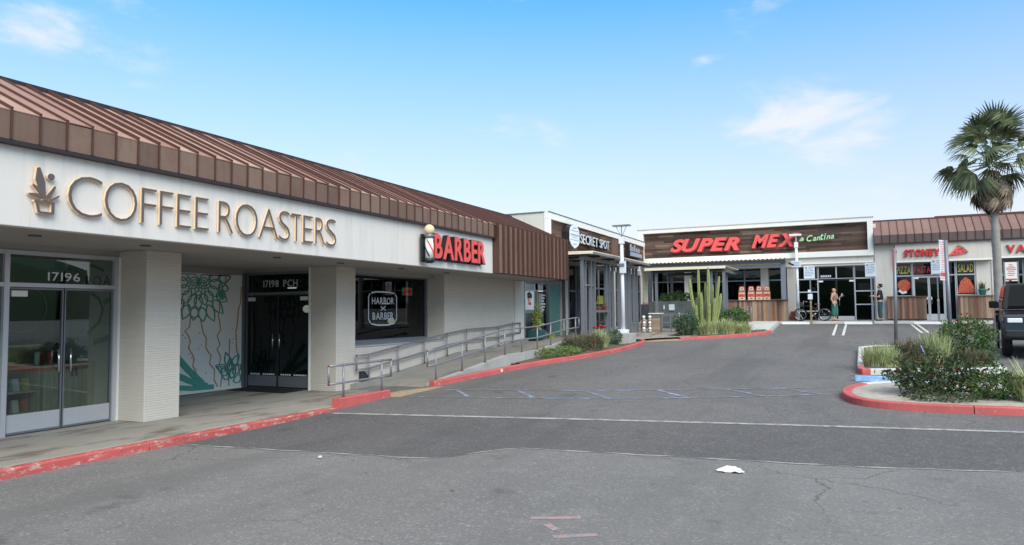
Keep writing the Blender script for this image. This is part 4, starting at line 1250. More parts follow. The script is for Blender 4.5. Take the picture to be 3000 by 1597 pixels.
for q, q2 in zip(word('SPOT', FS, 32.45, 33.9, 4.74, 5.16, .2, .22, 0, 0, .1), word('SPOT', FS, 32.42, 33.93, 4.72, 5.18, -.08, .199, 0, 0, .08)):
    o = q.build('letter', 'letter_grey', ss); q2.build('letter_can', 'letter_black', o)
s2 = thing('shop_sign', 'small grey blocky two line sign on the parapet beside the white lamp post', 'sign', (XP, 38.8, 4.7))
m = MB()
for u0, u1, z0, z1 in ((37.7, 38.0, 4.98, 5.36), (38.15, 38.35, 4.98, 5.22), (38.5, 38.7, 5.0, 5.36), (38.85, 39.2, 4.98, 5.2), (37.75, 40.1, 4.72, 4.94), (39.4, 39.6, 4.98, 5.22)):
    fbox(FS, u0, u1, z0, z1, .18, .2).build('letter', 'sign_print', s2)
fbox(FS, 37.6, 40.15, 4.7, 5.0, -.08, .178).build('sign_can', 'letter_black', s2); fbox(FS, 37.65, 38.02, 5.0, 5.38, -.08, .178).build('sign_can', 'letter_black', s2)

# ------------------------------------------------------------------ steel pergolas
def corrugated(x0, x1, y0, y1, za, zb, along='Y', mat='cream', pitch=.11, amp=.018):
    """rippled roofing sheet, ripples repeat along the named axis; za at x0/y0 side, zb at far side"""
    rows = []
    n = int(((y1 - y0) if along == 'Y' else (x1 - x0)) / pitch * 4)
    for i in range(n + 1):
        t = i / n; w = amp * sin(2 * pi * i / 4)
        if along == 'Y': rows.append([(x0, y0 + (y1 - y0) * t, za + w), (x1, y0 + (y1 - y0) * t, zb + w)])
        else: rows.append([(x0 + (x1 - x0) * t, y0, za + w), (x0 + (x1 - x0) * t, y1, zb + w)])
    m = grid(rows); k = len(m.v)
    m.add([(p[0], p[1], p[2] - .012) for p in m.v], [tuple(i for i in f[::-1]) for f in m.f])
    return m
PA = thing('pergola', 'grey steel post pergola with pale corrugated roof before the middle shops', 'pergola', (-9.3, 27.5, .7))
for y in (23.85, 24.15, 24.75, 25.15, 26.55, 26.95, 27.45, 28.2, 28.45, 29.15, 29.6, 29.9, 30.45, 30.95):
    B(-8.66, -8.56, y - .05, y + .05, zg(y) + .1 if y > 29.5 else .7, 3.55).build('post', 'steel', PA)
for y in (24.0, 25.6, 27.2, 29.0, 30.8):
    B(-10.05, -9.95, y - .05, y + .05, .68, 3.58).build('post', 'steel_dark', PA)
for x in (-8.61, -10.0):
    B(x - .07, x + .07, 23.75, 31.1, 3.55, 3.68).build('beam', 'steel', PA)
for y in (23.8, 24.95, 26.75, 28.7, 30.9):
    B(-10.95, -8.3, y - .05, y + .05, 3.68, 3.76).build('joist', 'steel_dark', PA)
corrugated(-10.96, -8.07, 23.6, 31.2, 3.84, 3.80).build('roof_sheet', 'cream', PA)
B(-8.1, -8.05, 23.6, 31.2, 3.70, 3.785).build('edge_angle', 'steel', PA)
B(-10.9, -8.1, 23.57, 23.62, 3.72, 3.80).build('edge_angle', 'cream', PA)
for ya, yb in ((25.15, 26.55),):
    B(-8.75, -8.45, ya + .05, yb - .05, 1.66, 1.74).build('shelf', 'steel', PA)
B(-8.64, -8.58, 23.9, 25.1, 2.62, 2.68).build('crossbar', 'steel', PA); B(-8.64, -8.58, 29.65, 30.4, 1.15, 1.2).build('crossbar', 'steel', PA)
for y, r, h, lab in ((26.28, .1, .2, 'large terracotta pot with a dark plant on the pergola shelf'), (25.55, .07, .12, 'small terracotta pot at the left of the pergola shelf'), (25.8, .06, .12, 'middle terracotta pot on the pergola shelf')):
    t = thing('potted_plant', lab, 'potted plant', (-8.6, y, 1.742), 'pots on the pergola shelf')
    MB().lathe((-8.6, y, 1.742), [(0, 0), (r * .75, 0), (r, h * .85), (r * 1.1, h * .86), (r * 1.1, h), (r * .9, h), (0, h * .9)], 14).build('pot', 'terracotta', t, True)
    m = MB()
    for k in range(26):
        a = random.uniform(0, 2 * pi); L = random.uniform(.06, .13) * (1 if r > .08 else .6); q = random.uniform(.3, 1.2)
        p0 = Vector((-8.6, y, 1.742 + h * .9)); p1 = p0 + Vector((cos(a) * cos(q), sin(a) * cos(q), sin(q))) * L
        d = Vector((-sin(a), cos(a), 0)) * .015
        m.add([p0 - d, p0 + d, p1 + d, p1 - d], [(0, 1, 2, 3)])
    m.build('foliage', 'leaf_dark', t)
for y, z, lab in ((25.3, 2.0, 'small red flower head above the pergola shelf'),):
    o = MB().ball((-8.6, y, z), .05, 8, 6).build('flower', 'crimson', None, True); tag(o, lab, 'flower')
o = B(-9.6, -9.5, 28.4, 28.95, 2.0, 2.35).build('menu_board', 'yellow_board', None, bevel=.01); tag(o, 'small square yellow green board hung behind the pergola posts', 'sign board')

# canopy over the patio in front of the restaurant
PB = thing('pergola', 'low corrugated canopy on grey posts over the restaurant patio', 'pergola', (-7, 35, .8))
for x, y in ((-8.3, 33.3), (-5.75, 33.3), (-5.2, 33.3), (-5.75, 34.6), (-5.45, 35.6), (-8.3, 36.5)):
    B(x - .06, x + .06, y - .06, y + .06, zg(y) + .1, 3.5).build('post', 'steel', PB)
B(-8.5, -5.1, 33.2, 33.38, 3.48, 3.60).build('beam', 'steel_dark', PB); B(-5.32, -5.18, 33.38, 37, 3.48, 3.60).build('beam', 'steel', PB); B(-8.5, -5.1, 36.4, 36.6, 3.48, 3.60).build('beam', 'steel_dark', PB)
corrugated(-8.75, -5.05, 32.9, 37.2, 3.70, 3.72, 'X').build('roof_sheet', 'cream', PB)
B(-8.75, -5.05, 32.86, 32.9, 3.58, 3.70).build('edge_angle', 'cream', PB)
PC = thing('pergola', 'high corrugated canopy with pale blue beam against the restaurant front', 'pergola', (-6, 41, 1))
corrugated(-10.9, -2.95, 40.2, 41.6, 4.42, 4.46, 'X', pitch=.22, amp=.03).build('roof_sheet', 'cream', PC)
B(-10.9, -3.1, 40.35, 40.5, 4.20, 4.36).build('beam', 'steel_dark', PC); B(-6.3, -3.36, 40.55, 40.63, 3.98, 4.10).build('beam', 'steel', PC)
B(-3.36, -3.12, 40.5, 40.74, 2.24, 4.2).build('post', 'steel', PC); B(-10.6, -10.4, 40.5, 40.7, 1.0, 4.2).build('post', 'steel_dark', PC)
MB().tube([(-2.95, 40.45, 4.18), (-2.7, 40.4, 4.05)], .05, 8).build('spotlight', 'black_metal', PC)

# ------------------------------------------------------------------ restaurant at the back
RB = thing('restaurant_building', 'restaurant with long dark wood parapet in a white frame at the back of the lot', 'building', (-5, 42, 1))
B(-11.46, 1.15, 41.6, 42.2, 6.29, 6.52).build('parapet_trim', 'trim_white', RB, bevel=.01)
B(-11.5, 1.19, 41.56, 42.24, 6.52, 6.56).build('coping', 'stucco_beige', RB)
B(-11.46, -11.12, 41.6, 42.2, 4.5, 6.29).build('parapet_trim', 'trim_white', RB)
B(.88, 1.15, 41.6, 42.2, 4.5, 6.29).build('parapet_trim', 'trim_white', RB)
B(-11.12, .88, 41.6, 42.2, 4.50, 4.80).build('parapet_trim', 'trim_white', RB, bevel=.01)
B(-11.12, .88, 41.9, 42.2, 4.8, 6.29).build('parapet_wall', 'interior_dark', RB)
boards_h(RB, FY(41.86), -11.11, .87, 4.81, 6.28, 13, 'wood_x', 0, (.7, 2.3))
B(-11.4, 1.13, 41.72, 42.1, 4.02, 4.5).build('header', 'stucco_beige', RB); B(-2.7, 1.14, 41.66, 41.72, 4.14, 4.2).build('header_lip', 'trim_white', RB)
for a, b in ((-11.4, -10.66), (-8.76, -8.36), (-4.52, -4.12), (-3.14, -2.68)):
    B(a, b, 41.78, 42.05, 1.0, 4.02).build('pier', 'stucco_beige', RB)
B(-10.66, -2.68, 41.8, 42.04, 1.0, 2.25).build('wall', 'concrete_block', RB)
F6 = FY(41.86)
glazing(RB, F6, [-10.66, -9.75, -8.76], [2.25, 3.38, 4.02], 0, 'alu_dark', .07, 'glass_dark', .1, 'window')
glazing(RB, F6, [-8.36, -6.9, -5.4, -4.52], [2.25, 3.34, 4.02], 0, 'alu_dark', .07, 'glass_dark', .1, 'window')
glazing(RB, F6, [-4.12, -3.14], [2.25, 3.34, 4.02], 0, 'alu_dark', .07, 'glass_dark', .1, 'window')
w = glazing(RB, F6, [-2.68, -1.98, -1.6], [1.09, 1.6, 2.64, 3.33, 4.02], 0, 'aluminium', .06, 'glass_dark', .1, 'window')
w = glazing(RB, F6, [.20, .98, 1.13], [1.09, 1.94, 2.65, 3.33, 4.02], 0, 'aluminium', .06, 'glass_dark', .1, 'window')
w = glazing(RB, F6, [-1.57, -.68, .17], [3.33, 4.02], 0, 'aluminium', .06, 'glass_dark', .1, 'transom_window')
m = MB()
for i in range(6): fbox(F6, -1.45 + i * .09, -1.39 + i * .09, 3.42, 3.53, -.05, -.045, m)
m.build('house_number', 'letter_grey', w)
door_leaf(RB, F6, -1.57, -.70, 1.085, 3.29, -.01, -.82, .24, .03, 'black_metal', 'glass_dark', (.8, 1.3), 'aluminium', -1.56)
door_leaf(RB, F6, -.68, .17, 1.085, 3.29, -.01, -.56, .24, .03, 'black_metal', 'glass_dark', (.8, 1.3), 'aluminium', -.06)
B(-12, 1.15, 46, 46.2, .9, 4.3).build('interior_wall', 'interior_dark', RB)
B(-14, 1.15, 41.9, 46.2, 4.3, 4.4).build('ceiling', 'interior_dark', RB)
B(1.15, 1.3, 42.05, 46.2, .9, 6.2).build('party_wall', 'stucco_beige', RB)
B(-14, 1.3, 46.2, 46.4, .9, 6.4).build('wall', 'stucco_beige', RB)
for a, b, z, mm in ((-2.6, -2.3, 1.62, 'interior_mid'), (-2.25, -2.02, 1.62, 'sign_plate'), (-2.5, -2.1, 2.0, 'interior_mid'), (.3, .9, 2.7, 'sign_plate')):
    pass
m = MB(); fbox(F6, .36, .92, 2.72, 3.06, -.2, -.18, m); o = m.build('window_notice', 'sign_plate'); tag(o, 'white framed notice inside the glass right of the restaurant doors', 'notice')
m = MB(); fbox(F6, -1.9, -1.72, 2.72, 2.9, -.2, -.18, m); fbox(F6, -1.75, -1.66, 3.0, 3.1, -.2, -.18, m); o = m.build('window_notice', 'sign_plate'); tag(o, 'small pale notices inside the glass left of the restaurant doors', 'notice')
m = MB(); fbox(F6, -6.4, -5.6, 3.55, 3.72, -.06, -.05, m); fbox(F6, -5.2, -4.75, 3.52, 3.68, -.06, -.05, m); o = m.build('window_transfer', 'green_door', RB)
# dining rail and ledge of vertical boards before the windows
def boards_v(parent, fr, u0, u1, z0, z1, mat, d, bw=.115, th=.025):
    n = int(round((u1 - u0) / bw)); bw = (u1 - u0) / n
    for i in range(n):
        dp = d + random.uniform(-.008, .008)
        fbox(fr, u0 + i * bw + .003, u0 + (i + 1) * bw - .003, z0, z1 + random.uniform(-.006, .0), dp - th, dp).build('board', mat, parent)
WS = thing('board_screen', 'weathered vertical board screen below the patterned chairs at the restaurant', 'screen', (-4.6, 41, 1.07))
boards_v(WS, FY(41.0), -6.3, -3.08, 1.08, 2.20, 'wood_z', 0)
B(-6.3, -3.08, 41.03, 41.12, 1.07, 2.19).build('backing', 'interior_dark', WS); B(-6.32, -3.06, 40.93, 41.2, 2.20, 2.245).build('ledge', 'wood_x', WS)
o = B(-3.0, -2.72, 41.45, 41.7, 1.08, 1.6).build('planter_box', 'red_frame', None, bevel=.01); tag(o, 'small reddish box in the gap right of the board screen', 'box')
# seat backs printed in orange and cream
def patterned(x, label):
    r = thing('patterned_chair', label, 'chair', (x, 41.5, 1.07), 'patterned chairs at the restaurant ledge', world=False)
    MB().prism([(-.2, 0, 1.12), (.2, 0, 1.12), (.19, .02, 1.5), (.15, .03, 1.85), (.1, .035, 1.95), (-.1, .035, 1.95), (-.15, .03, 1.85), (-.19, .02, 1.5)], (0, .04, 0)).build('backrest', 'orange_print', r)
    for z0, z1, w in ((1.72, 1.9, .11), (1.52, 1.60, .16), (1.16, 1.34, .17)): B(-w, w, -.006, .008 + (z0 - 1.1) * .03, z0, z1).build('print_band', 'cream', r)
    for z0, w in ((1.78, .05), (1.24, .06), (1.44, .07)): B(-w, w, -.010, 0, z0, z0 + .06).build('print_motif', 'terracotta' if z0 < 1.3 else 'letter_red', r)
    B(-.21, .21, .0, .45, 1.06, 1.11).build('seat', 'orange_print', r, bevel=.01)
    for sx in (-.18, .18):
        for sy in (.03, .4): B(sx - .018, sx + .018, sy - .018, sy + .018, 0, 1.06).build('leg', 'black_metal', r)
    return r
pc = patterned(-5.52, 'first orange and cream patterned chair back from the left above the board ledge')
for x, lab in ((-5.02, 'second'), (-4.6, 'third'), (-4.2, 'rightmost')):
    copy_tree(pc, (x, 41.5, 1.07), lab + (' orange and cream patterned chair back' if lab == 'rightmost' else ' orange and cream patterned chair back from the left') + ' above the board ledge')
# restaurant lettering
sg = thing('shop_sign', 'large slanted red SUPER MEX letters on the dark wood parapet', 'sign', (-6, 41.6, 5.1))
F7 = FY(41.66)
for txt, a, b, z0, z1, rise in (('SUPER', -9.52, -5.58, 5.11, 5.87, -.008), ('MEX', -4.95, -2.5, 5.15, 5.89, .0)):
    for q, q2 in zip(word(txt, F7, a, b, z0, z1, .02, .05, .045, .35, -.16, rise), word(txt, F7, a + .06, b + .07, z0 - .05, z1 - .03, -.15, .019, .045, .35, -.16, rise)):
        o = q.build('letter', 'letter_red', sg); q2.build('letter_can', 'red_frame', o)
sg2 = thing('shop_sign', 'small pale green script reading & Cantina on the dark wood parapet', 'sign', (-1.5, 41.6, 5.4))
for q in word('&', F7, -2.44, -2.2, 5.42, 5.62, .0, .05, .012, .3): q.build('letter', 'letter_green', sg2)
for q in word('Cantina', F7, -2.08, -.72, 5.37, 5.7, .0, .05, .012, .3, .02, .08): q.build('letter', 'letter_green', sg2)

# ------------------------------------------------------------------ pizza shop building on the right
PZ = thing('retail_building', 'pizza shop building with brown metal roof at the far right', 'building', (6, 42, 1))
ep, rp = (41.38, 5.49), (42.6, 6.36)
XR1 = 14.5; P2 = .373
def slabY(mb, a, b, x0, x1, t):
    d = Vector((0, b[0] - a[0], b[1] - a[1])).normalized(); n = Vector((0, -d.z, d.y))
    A = [(x0, a[0], a[1]), (x1, a[0], a[1]), (x1, b[0], b[1]), (x0, b[0], b[1])]
    return mb.hexa(A, [(p[0], p[1] + n.y * t, p[2] + n.z * t) for p in A])
m1 = slabY(MB(), ep, rp, .006, P2 - .006, .012).mesh('roof_panel', 'roof_metal_far')
m2 = MB().box(.006, P2 - .006, 41.38, 41.42, 5.08, 5.488).mesh('eave_panel', 'eave_metal_far')
m3 = slabY(MB(), (ep[0] - .004, ep[1]), rp, -.012, .012, .045); m3.box(-.0115, .0115, 41.34, 41.4, 5.085, 5.51); m3 = m3.mesh('seam', 'seam_metal')
i = 0
while 1.17 + i * P2 < XR1:
    x = 1.17 + i * P2
    put('roof_panel', m1, PZ, (x, 0, 0)); put('eave_panel', m2, PZ, (x, random.uniform(-.003, .003), 0)); put('seam', m3, PZ, (x, 0, 0)); i += 1
B(1.17, XR1, 42.55, 42.75, 6.33, 6.42).build('ridge_cap', 'seam_metal', PZ); B(4.05, XR1, 42.56, 42.76, 6.42, 6.47).build('ridge_cap', 'seam_metal', PZ)
B(1.17, XR1, 41.34, 41.5, 5.03, 5.08).build('gutter_trim', 'dark_trim', PZ)  # dark strip for the shadow line under this eave as well
B(1.17, XR1, 41.42, 42.7, 5.0, 5.06).build('soffit', 'stucco_soffit', PZ)
B(1.17, XR1, 42.7, 46.4, 5.9, 6.0).build('flat_roof', 'interior_mid', PZ)
B(1.17, 2.12, 41.72, 42.1, 1.0, 5.0).build('wall', 'stucco_beige', PZ)
B(2.13, 6.30, 41.5, 42.1, 4.07, 5.0).build('fascia', 'stucco_beige', PZ, bevel=.01); B(2.11, 6.32, 41.47, 41.5, 4.06, 4.12).build('fascia_lip', 'trim_white', PZ)
B(6.60, XR1, 41.5, 42.1, 4.12, 5.0).build('fascia', 'stucco_beige', PZ, bevel=.01); B(6.58, XR1, 41.47, 41.5, 4.11, 4.17).build('fascia_lip', 'trim_white', PZ)
B(6.30, 6.60, 41.8, 42.1, 1.0, 5.0).build('wall', 'stucco_beige', PZ)
B(5.66, 6.32, 41.84, 42.1, 1.0, 4.07).build('wall', 'stucco_beige', PZ)
F8 = FY(41.88)
B(2.12, 2.9, 41.84, 42.0, 1.0, 2.34).build('wall', 'stucco_grey', PZ); B(4.8, 5.66, 41.84, 42.0, 1.0, 2.36).build('wall', 'stucco_grey', PZ)
w1 = glazing(PZ, F8, [2.14, 2.86], [2.34, 3.38, 4.05], 0, 'aluminium', .06, 'glass_dark', .1, 'window')
w2 = glazing(PZ, F8, [2.9, 3.75, 4.28, 4.78], [3.38, 4.05], 0, 'aluminium', .06, 'glass_dark', .1, 'transom_window')
w3 = glazing(PZ, F8, [4.82, 5.62], [2.36, 3.38, 4.05], 0, 'aluminium', .06, 'glass_dark', .1, 'window')
glazing(PZ, F8, [4.3, 4.78], [1.12, 3.38], 0, 'aluminium', .06, 'glass_dark', .1, 'window')
B(2.86, 2.92, 41.8, 41.9, 1.07, 3.38).build('door_jamb', 'aluminium', PZ)
door_leaf(PZ, F8, 2.93, 3.6, 1.11, 3.34, -.01, 3.5, .3, .05, 'aluminium', 'glass_dark', (.8, 1.2), 'aluminium', 2.94)
door_leaf(PZ, F8, 3.61, 4.28, 1.11, 3.34, -.01, 3.7, .3, .05, 'aluminium', 'glass_dark', (.8, 1.2))
def wtxt(parent, txt, u0, u1, z0, z1, mat): word(txt, F8, u0, u1, z0, z1, -.045, -.04, .012, 0, .08, join=True).build('window_lettering', mat, parent)
wtxt(w1, 'PIZZA', 2.2, 2.82, 3.5, 3.88, 'yellow_letter'); wtxt(w2, 'PASTA', 2.98, 3.7, 3.52, 3.86, 'sign_red'); wtxt(w3, 'SALAD', 4.9, 5.56, 3.5, 3.9, 'yellow_letter')
m = MB().prism([F8.p(2.5 + .3 * cos(a * pi / 10), 2.9 + .3 * sin(a * pi / 10), -.045) for a in range(20)], (0, -.006, 0)).build('window_transfer', 'pizza_red', w1)
ribbon(MB(), F8, [(2.3, 2.62), (2.45, 2.56), (2.62, 2.66), (2.78, 2.95)], .1, -.045, -.038).build('window_transfer', 'letter_stoney', w1); ribbon(MB(), F8, [(2.25, 2.64), (2.42, 2.5), (2.6, 2.56)], .12, -.045, -.036).build('window_transfer', 'sign_plate', w1)
m = MB().prism([F8.p(u, z, -.045) for u, z in ((4.86, 2.45), (5.55, 2.45), (5.58, 2.7), (5.4, 3.1), (5.2, 3.25), (5.0, 3.05), (4.9, 2.75))], (0, -.006, 0)).build('window_transfer', 'pizza_red', w3)
B(1.3, XR1, 46, 46.2, .9, 5).build('interior_wall', 'interior_dark', PZ)
glazing(PZ, F8, [6.62, 7.6, 8.6, 9.6, 10.6], [2.0, 3.3, 4.1], 0, 'alu_dark', .07, 'glass_dark', .1, 'window')
glazing(PZ, F8, [10.6, 12.0, 13.4], [1.1, 3.3, 4.1], 0, 'alu_dark', .07, 'glass_dark', .1, 'window')
B(6.6, 10.6, 41.84, 42.0, 1.0, 2.0).build('wall', 'stucco_grey', PZ); B(13.4, XR1, 41.84, 42.0, 1.0, 4.1).build('wall', 'stucco_beige', PZ)
B(XR1, XR1 + .2, 41.4, 46.4, .9, 6.3).build('wall', 'stucco_beige', PZ)
for lab, x0, x1, z0 in (('weathered board screen left of the pizza shop door', 1.68, 3.43, 1.17), ('weathered board screen right of the pizza shop door below the teal pot', 4.78, 6.28, 1.19)):
    t = thing('board_screen', lab, 'screen', ((x0 + x1) / 2, 41.4, z0))
    boards_v(t, FY(41.42), x0, x1, z0, 2.28, 'wood_z', 0, .11)
    B(x0, x1, 41.45, 41.52, 1.07, 2.27).build('backing', 'interior_dark', t); B(x0 - .02, x1 + .02, 41.36, 41.6, 2.28, 2.33).build('ledge', 'wood_x', t)
sg = thing('shop_sign', 'red STONEY\'S block letters on the beige pizza shop fascia', 'sign', (3.3, 41.5, 4.3))
F9 = FY(41.5)
for q, q2 in zip(word("STONEY'S", F9, 2.53, 4.42, 4.34, 4.71, .08, .1, .05, 0, .06), word("STONEY'S", F9, 2.53, 4.42, 4.33, 4.70, .0, .079, .05, 0, .06)):
    o = q.build('letter', 'letter_stoney', sg); q2.build('letter_can', 'crimson', o)
ps = thing('pizza_emblem', 'red pizza slice emblem with crust on the beige fascia', 'sign', (4.9, 41.5, 4.33))
MB().prism([F9.p(u, z, .0) for u, z in ((4.48, 4.33), (4.92, 4.80), (5.26, 4.5), (5.1, 4.4))], (0, -.1, 0)).build('slice', 'letter_red', ps)
ribbon(MB(), F9, [(4.90, 4.83), (5.1, 4.70), (5.3, 4.46)], .08, .0, .12).build('crust', 'interior_brown', ps)
for u, z in ((4.75, 4.48), (4.92, 4.62), (5.08, 4.5), (4.9, 4.45), (5.02, 4.62)):
    MB().tube([F9.p(u, z, .1), F9.p(u, z, .115)], .035, 10).build('topping', 'crimson', ps)
sv = thing('shop_sign', 'red block letters starting VA on the fascia at the right edge', 'sign', (7.2, 41.5, 4.3))
for q, q2 in zip(word('VA', F9, 6.9, 7.68, 4.36, 4.74, .08, .1, .03, 0, .04), word('VA', F9, 6.9, 7.68, 4.35, 4.73, 0, .079, .03, 0, .04)):
    o = q.build('letter', 'letter_stoney', sv); q2.build('letter_can', 'crimson', o)

# ------------------------------------------------------------------ lamp posts, signs, wheel stops
t = thing('lamp_post', 'white lamp post on a concrete block beside the planting bed', 'lamp post', (-7.66, 25.6, .4))
B(-8.05, -7.29, 25.2, 26.0, .3, .88).build('plinth', 'concrete', t, bevel=.015)
B(-7.84, -7.48, 25.42, 25.78, .88, 1.02).build('base_cover', 'white_paint', t, bevel=.02)
MB().tube([(-7.66, 25.6, 1.0), (-7.66, 25.6, 4.25)], [.085, .06], 14).build('pole', 'white_paint', t, True)
B(-7.75, -7.57, 25.51, 25.69, 4.2, 4.45).build('top_box', 'white_paint', t, bevel=.01)
m = MB(); m.tube([(-7.66, 25.6, 4.4), (-7.66, 25.6, 4.88)], .018, 8)
for dx in (-.2, .2): m.tube([(-7.66, 25.6, 4.45), (-7.66 + dx, 25.6, 4.86)], .01, 6)
m.build('bracket', 'steel', t); B(-7.98, -7.32, 25.45, 25.75, 4.86, 4.91).build('lamp_head', 'steel', t, bevel=.01)
B(-7.72, -7.48, 25.46, 25.53, 3.1, 3.55).build('sign_plate', 'sign_plate', t, bevel=.01); B(-7.79, -7.53, 25.42, 25.52, 3.36, 3.46).build('clamp', 'steel', t)
t = thing('lamp_post', 'white lamp post with square sign in front of the restaurant', 'lamp post', (-2.6, 41.3, 1.06))
MB().tube([(-2.6, 41.3, 1.06), (-2.6, 41.3, 5.24)], [.09, .07], 14).build('pole', 'white_paint', t, True)
B(-2.70, -2.50, 41.2, 41.4, 5.04, 5.34).build('top_box', 'white_paint', t, bevel=.01); MB().tube([(-2.6, 41.3, 5.3), (-2.6, 41.3, 5.7)], .02, 8).build('bracket', 'white_paint', t)
B(-2.94, -2.32, 41.15, 41.45, 5.68, 5.78).build('lamp_head', 'white_paint', t, bevel=.015)
o = B(-2.86, -2.38, 41.15, 41.19, 3.98, 4.32).build('sign_plate', 'sign_plate', t)
m = MB()
for k in range(3): m.box(-2.78, -2.46, 41.142, 41.15, 4.06 + k * .08, 4.09 + k * .08)
m.build('sign_print', 'sign_print', o)
def parking_sign(x, y, label, z0, plate, base_mat='steel'):
    r = thing('parking_sign', label, 'sign', (x, y, zg(y)), 'parking signs by the far pavement')
    B(x - .045, x + .045, y - .045, y + .045, zg(y), 2.05).build('sleeve', base_mat, r)
    B(x - .05, x + .05, y - .05, y + .05, 2.05, 2.12).build('collar', 'yellow_worn', r)
    B(x - .028, x + .028, y - .028, y + .028, 2.12, plate[3]).build('post', 'steel', r)
    o = B(plate[0], plate[1], y - .045, y - .03, plate[2], plate[3]).build('plate', 'sign_plate', r, bevel=.004)
    m = MB(); w = plate[1] - plate[0]
    for k, (a, b) in enumerate(((.42, .92), (.42, .8), (.1, .45), (.55, .92), (.1, .85), (.1, .9), (.1, .7))):
        z = plate[3] - .1 - (k if k < 3 else k - (1 if k > 2 else 0)) * .085
        m.box(plate[0] + a * w, plate[0] + b * w, y - .05, y - .045, z, z + .035)
    m.build('sign_print', 'sign_print', o)
    MB().tube([(plate[0] + .22 * w, y - .051, plate[3] - .12), (plate[0] + .22 * w, y - .045, plate[3] - .12)], .05, 12).build('sign_symbol', 'sign_green', o)
    return r
a_ = parking_sign(-1.9, 40.1, 'white parking sign on a post behind the bicycle', 3.3, (-2.19, -1.66, 3.3, 3.97), 'wood_crate')
B(-2.03, -1.8, 40.03, 40.045, 2.22, 2.5).build('small_plate', 'sign_plate', a_); B(-2.02, -1.88, 40.03, 40.045, 2.58, 2.72).build('small_plate', 'trim_white', a_)
parking_sign(.96, 40.1, 'white parking sign on a post beside the man in dark clothes', 3.32, (.68, 1.18, 3.32, 4.02))
parking_sign(3.82, 40.1, 'white parking sign on a post before the pizza shop door', 3.37, (3.57, 4.07, 3.37, 4.1))
t = thing('sign_post', 'bare grey steel post with an edge on plate in the second island', 'sign post', (1.16, 23.7, .5))
MB().tube([(1.14, 23.7, .45), (1.2, 23.7, 3.48)], .05, 10).build('post', 'steel', t, True); B(1.135, 1.15, 23.4, 23.69, 2.75, 3.45).build('plate', 'sign_red', t)
for z in (2.85, 3.35): B(1.15, 1.26, 23.66, 23.74, z, z + .03).build('clamp', 'black_metal', t)
t = thing('sign_post', 'thick grey steel post with a tall red and white towing sign', 'sign post', (2.53, 23.9, .5))
MB().tube([(2.55, 23.9, .45), (2.52, 23.9, 3.66)], .052, 12).build('post', 'steel', t, True)
fa = Frame((2.44, 23.85, 0), Vector((-.45, -.89, 0)).normalized(), Vector((-.89, .45, 0)).normalized())
o = fbox(fa, -.05, .27, 2.5, 3.66, -.012, .0).build('plate', 'sign_plate', t)
o2 = o
fb = Frame((2.44, 23.85, 0), Vector((-.45, -.89, 0)).normalized(), Vector((.89, -.45, 0)).normalized())
for F_, a_0, a_1 in ((fb, .013, .016), (fa, .0, .003)):
    m = MB(); rr = random.Random(8)
    for k in range(17):
        z = 2.54 + k * .065; u = -.03
        while u < .22:
            w_ = rr.uniform(.02, .05); fbox(F_, u, u + w_, z, z + rr.uniform(.025, .05), a_0, a_1, m); u += w_ + rr.uniform(.012, .03)
    m.build('sign_print', 'sign_pink', o)
fbox(fb, -.04, .26, 2.62, 2.72, .0135, .0165).build('sign_band', 'sign_red', o)
t = thing('banner_sign', 'white banner with red printed lines on a post at the right edge', 'banner', (6.8, 40, 1))
B(6.5, 6.55, 39.98, 40.02, zg(40), 3.85).build('post', 'steel', t); B(7.04, 7.09, 39.98, 40.02, zg(40), 3.85).build('post', 'steel', t)
o = B(6.56, 7.03, 39.99, 40.005, 2.93, 3.82).build('sheet', 'paper', t); m = MB()
for k, (a, b, h) in enumerate(((6.72, 6.86, .03), (6.7, 6.9, .03), (6.62, 6.97, .04), (6.62, 6.98, .04), (6.68, 6.92, .03), (6.64, 6.95, .03), (6.66, 6.9, .03))): m.box(a, b, 39.984, 39.99, 3.70 - k * .085, 3.70 - k * .085 + h)
m.box(6.58, 7.01, 39.983, 39.99, 2.98, 3.05); m.build('sign_print', 'sign_red', o)
def stop(x0, x1, y, mat, label, name='wheel_stop'):
    z = zg(y)
    m = MB().prism([(x0, y - .08, z), (x0, y + .08, z), (x0, y + .055, z + .12), (x0, y - .055, z + .12)], (x1 - x0, 0, 0))
    o = m.build(name, mat, None, bevel=.012); tag(o, label, 'wheel stop', 'wheel stops')
stop(-3.3, -1.98, 39.85, 'white_paint', 'white wheel stop in front of the bicycle')
stop(-.35, .92, 39.85, 'white_paint', 'white wheel stop in front of the restaurant doors')
stop(2.72, 4.25, 39.85, 'white_paint', 'white wheel stop in front of the pizza shop')
stop(.02, 1.55, 17.05, 'blue_paint', 'pale blue wheel stop between the two planted islands')
# crumpled paper bag on the asphalt
m = MB(); rr = random.Random(3); rows = []
for i in range(7):
    t_ = i / 6
    rows.append([(-1.42 + .28 * t_ + rr.uniform(-.01, .01), 8.34 + .11 * k * (sin(pi * (t_ * .86 + .1))) - .05 + .02 * t_, -.113 + (.052 * sin(pi * k) * sin(pi * t_) + rr.uniform(0, .02)) ) for k in (0, .2, .4, .6, .8, 1.0)])
o = grid(rows).build('paper_bag', 'paper'); tag(o, 'crumpled white paper lying on the asphalt in the foreground', 'litter')
o.modifiers.new('thick', 'SOLIDIFY').thickness = .006
o = MB().ball((0, 0, 0), .03, 7, 5, .6).build('pebble', 'concrete_pale', None); o.location = (-6.1, 7.13, -.1); tag(o, 'small pale pebble on the asphalt near the left kerb', 'pebble')
for x, y, s in ((-7.96, 7.5, .06), (-8.38, 6.1, .045)):
    pass

